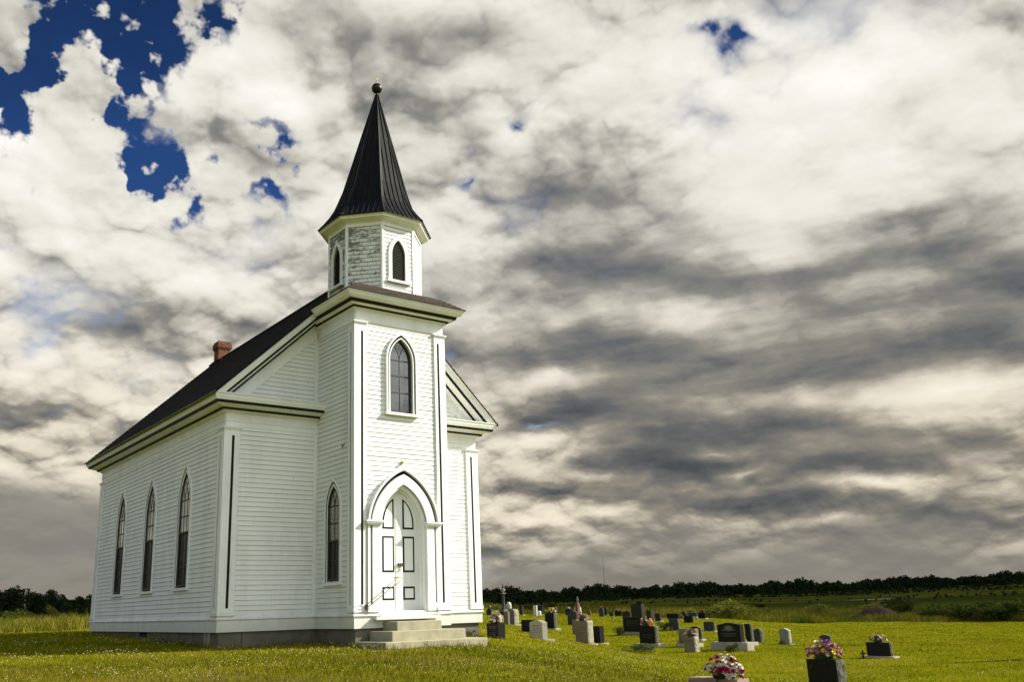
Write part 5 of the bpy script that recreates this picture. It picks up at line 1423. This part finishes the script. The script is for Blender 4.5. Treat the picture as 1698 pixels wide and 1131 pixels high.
# heap of dark soil
def mound(x, y, L_, Dp, Hh):
    n = 34; V = []; z0 = H(x, y) - .12
    ph = [rnd.uniform(0, 6) for _ in range(6)]
    for i in range(n + 1):
        for j in range(n + 1):
            u, v = i / n * 2 - 1, j / n * 2 - 1
            r = math.hypot(u, v); hh = Hh * max(0, 1 - r ** 1.7) ** .8 * (1 + .18 * math.sin(3 * u + ph[0]) * math.cos(2.6 * v + ph[1])) + rnd.uniform(-.02, .02) * (r < .95)
            if u < -.1: hh *= 1.05
            V.append((u * L_ / 2, v * Dp / 2, max(-.05, hh)))
    F = [(i * (n + 1) + j, (i + 1) * (n + 1) + j, (i + 1) * (n + 1) + j + 1, i * (n + 1) + j + 1) for i in range(n) for j in range(n)]
    mb = MB(); mb.add(V, F, 0, True)
    o = mb.build('earth_mound', 'soil', None, (x, y, z0), label='heap of dark reddish soil at the edge of the lawn', category='mound')
    o.rotation_euler[2] = math.radians(-61)
simple('soil', (.014, .008, .005), (.036, .021, .013), 3, .95, .1, 14, .05)
mound(68.4, 29.0, 5.0, 3.0, 1.05)

# thin radio mast on the skyline
az = math.radians(44.8); mx, my = -10.9 + 560 * math.sin(az), -17.2 + 560 * math.cos(az); mz = H(mx, my)
root = empty('radio_mast', (mx, my, mz), label='very thin lattice radio mast rising above the distant trees', category='mast')
mb = MB()
for k_ in range(3):
    t = 2 * math.pi * k_ / 3; c, s = math.cos(t) * .22, math.sin(t) * .22
    mb.tube([(c, s, -1), (c, s, 24.5 - (my * 0))], .03, 0, 4)
for i in range(40):
    z = i * .6
    for k_ in range(3):
        t0, t1 = 2 * math.pi * k_ / 3, 2 * math.pi * (k_ + 1) / 3
        mb.tube([(math.cos(t0) * .22, math.sin(t0) * .22, z), (math.cos(t1) * .22, math.sin(t1) * .22, z + .6)], .014, 0, 3)
mb.build('lattice', 'bark', root)
mb = MB(); mb.tube([(0, 0, 24.4), (0, 0, 26.5)], .04, 0, 4); mb.build('aerial', 'bark', root)

# ------------------------------------------------------------------ distant woods
leafmat('wood', [(.2, (.010, .017, .008)), (.5, (.020, .030, .012)), (.8, (.034, .044, .018))], .1)
def woods(name, label, az0, az1, r0, r1, n, hmean, hvar, tris, spruce, seed, leaf):
    r_ = np.random.default_rng(seed)
    az = r_.uniform(az0, az1, n); rr = r0 + (r1 - r0) * r_.uniform(0, 1, n) ** 1.4
    a = np.radians(az); x = -10.9 + rr * np.sin(a); y = -17.2 + rr * np.cos(a); z = land(x, y)
    lf = .80 + .16 * np.sin(az * 1.1 + seed) + .10 * np.sin(az * 3.7 + 1) + .07 * np.sin(az * 9.1)
    h = hmean(az) * lf * r_.uniform(1 - hvar, 1 + hvar, n)
    sp = r_.uniform(0, 1, n) < spruce(az)
    w = np.where(sp, h * .34, h * .62)
    T = tris; k_ = np.repeat(np.arange(n), T); m_ = len(k_)
    t = r_.uniform(0, 1, m_); ang = r_.uniform(0, 2 * np.pi, m_)
    prof = np.where(sp[k_], (1 - t) * .5 + .02, .5 * np.sqrt(np.clip(1 - (2 * t - 1) ** 2 * .9, 0, 1)))
    rad = prof * w[k_] * np.sqrt(r_.uniform(.25, 1.15, m_))
    c = np.stack([x[k_] + rad * np.cos(ang), y[k_] + rad * np.sin(ang), z[k_] + h[k_] * (t * .97 + .02)], -1)
    d1 = r_.normal(size=(m_, 3)); d2 = r_.normal(size=(m_, 3)); s = (leaf * r_.uniform(.5, 1.3, m_) * np.where(sp[k_], .6 + .6 * (1 - t), 1))[:, None]
    V = np.stack([c - d1 * s * .5, c + d1 * s * .5, c + d2 * s * .6], 1).reshape(-1, 3)
    obj_from(fast_mesh(name, V, 3, np.arange(m_ * 3).reshape(-1, 3), 'wood'), name, kind='stuff', label=label, category='woods')
woods('distant_wood', 'dark distant wood along the horizon beyond the marsh', 32, 82, 560, 680, 2400, lambda a: np.interp(a, [32, 39, 53, 60, 67, 80], [8.6, 8.6, 6.8, 5.8, 5.2, 5.2]), .20, 90, lambda a: np.interp(a, [35, 50, 60, 70], [.15, .3, .65, .8]), 3, 1.0)
woods('nearer_wood', 'dark belt of trees behind the meadow left of the church', -8, 24, 252, 300, 420, lambda a: np.interp(a, [0, 9, 11, 14], [5.6, 5.3, 5.0, 4.6]), .26, 420, lambda a: a * 0 + .12, 9, .38)
woods('scrub', 'low dark scrub in front of the left trees', -8, 24, 150, 215, 240, lambda a: a * 0 + 1.7, .4, 110, lambda a: a * 0, 12, .32)
woods('field_scrub', 'low scrub scattered across the marsh fields', 34, 80, 170, 260, 170, lambda a: a * 0 + .30, .8, 50, lambda a: a * 0, 21, .22)
woods('field_scrub', 'thicker low scrub farther out on the marsh', 34, 80, 300, 420, 900, lambda a: a * 0 + .34, .8, 26, lambda a: a * 0, 22, .4)
woods('field_scrub', 'dark hedge below the distant wood', 34, 80, 430, 460, 420, lambda a: np.interp(a, [34, 50, 62, 70], [3.6, 1.6, .5, .4]), .6, 40, lambda a: a * 0, 23, .7)
woods('wood_undergrowth', 'dense undergrowth along the foot of the distant wood', 32, 82, 548, 575, 900, lambda a: np.interp(a, [34, 50, 62, 70], [6.5, 4.0, 2.0, 1.7]), .35, 60, lambda a: a * 0, 24, 1.1)
# pale strip of standing water far out
mb = MB()
a0 = math.radians(59.2)
for (azc, r, w, l) in ((59.4, 196, .9, 7.5), (61.8, 205, .7, 6.0)):
    a = math.radians(azc); cx_, cy_ = -10.9 + r * math.sin(a), -17.2 + r * math.cos(a)
    pts = []
    for i in range(20):
        t = 2 * math.pi * i / 20; u, v = math.cos(t) * l * (1 + .1 * math.sin(3 * t)), math.sin(t) * w * 5
        px_, py_ = cx_ + u * math.cos(a) + v * math.sin(a), cy_ - u * math.sin(a) + v * math.cos(a)
        pts.append((px_, py_, H(px_, py_) + .05))
    mb.poly(pts)
simple('water', (.10, .11, .11), (.14, .15, .15), 1, .05, .6)
mb.build('water', 'water', None, kind='structure')

# a small spruce just beyond the right edge of the view; its shadow lies across the lawn
tx_, ty_ = 21.9, -7.3
root = empty('spruce_tree', (tx_, ty_, H(tx_, ty_)), .4, label='small dark spruce on the lawn to the right of the lone black stone', category='tree')
mb = MB(); mb.tube([(0, 0, -.1), (.03, 0, 1.8), (0, .02, 5.0)], .10, 0, 7, .01); mb.build('trunk', 'bark', root)
r_ = np.random.default_rng(77); n = 5200
t = r_.uniform(0, 1, n) ** .75; tier = np.floor(t * 15) / 15 + r_.uniform(0, .05, n); ang = r_.uniform(0, 2 * np.pi, n)
rad = (1 - t) * 1.25 * (.55 + .45 * np.cos(ang * 3 + t * 20) ** 2) * np.sqrt(r_.uniform(.1, 1, n)) + .02
c = np.stack([rad * np.cos(ang), rad * np.sin(ang), .35 + 4.7 * (1 - (1 - tier)) - rad * .25 + .1], -1)
a_ = r_.normal(size=(n, 3)); b2 = r_.normal(size=(n, 3)); a_ /= np.linalg.norm(a_, axis=1)[:, None]; b2 /= np.linalg.norm(b2, axis=1)[:, None]
sz_ = r_.uniform(.05, .13, n)[:, None]
V = np.stack([c - a_ * sz_, c + b2 * sz_ * .35, c + a_ * sz_, c - b2 * sz_ * .35], 1).reshape(-1, 3)
obj_from(fast_mesh('crown', V, 4, np.arange(n * 4).reshape(-1, 4), 'bush_leaf'), 'crown', root)
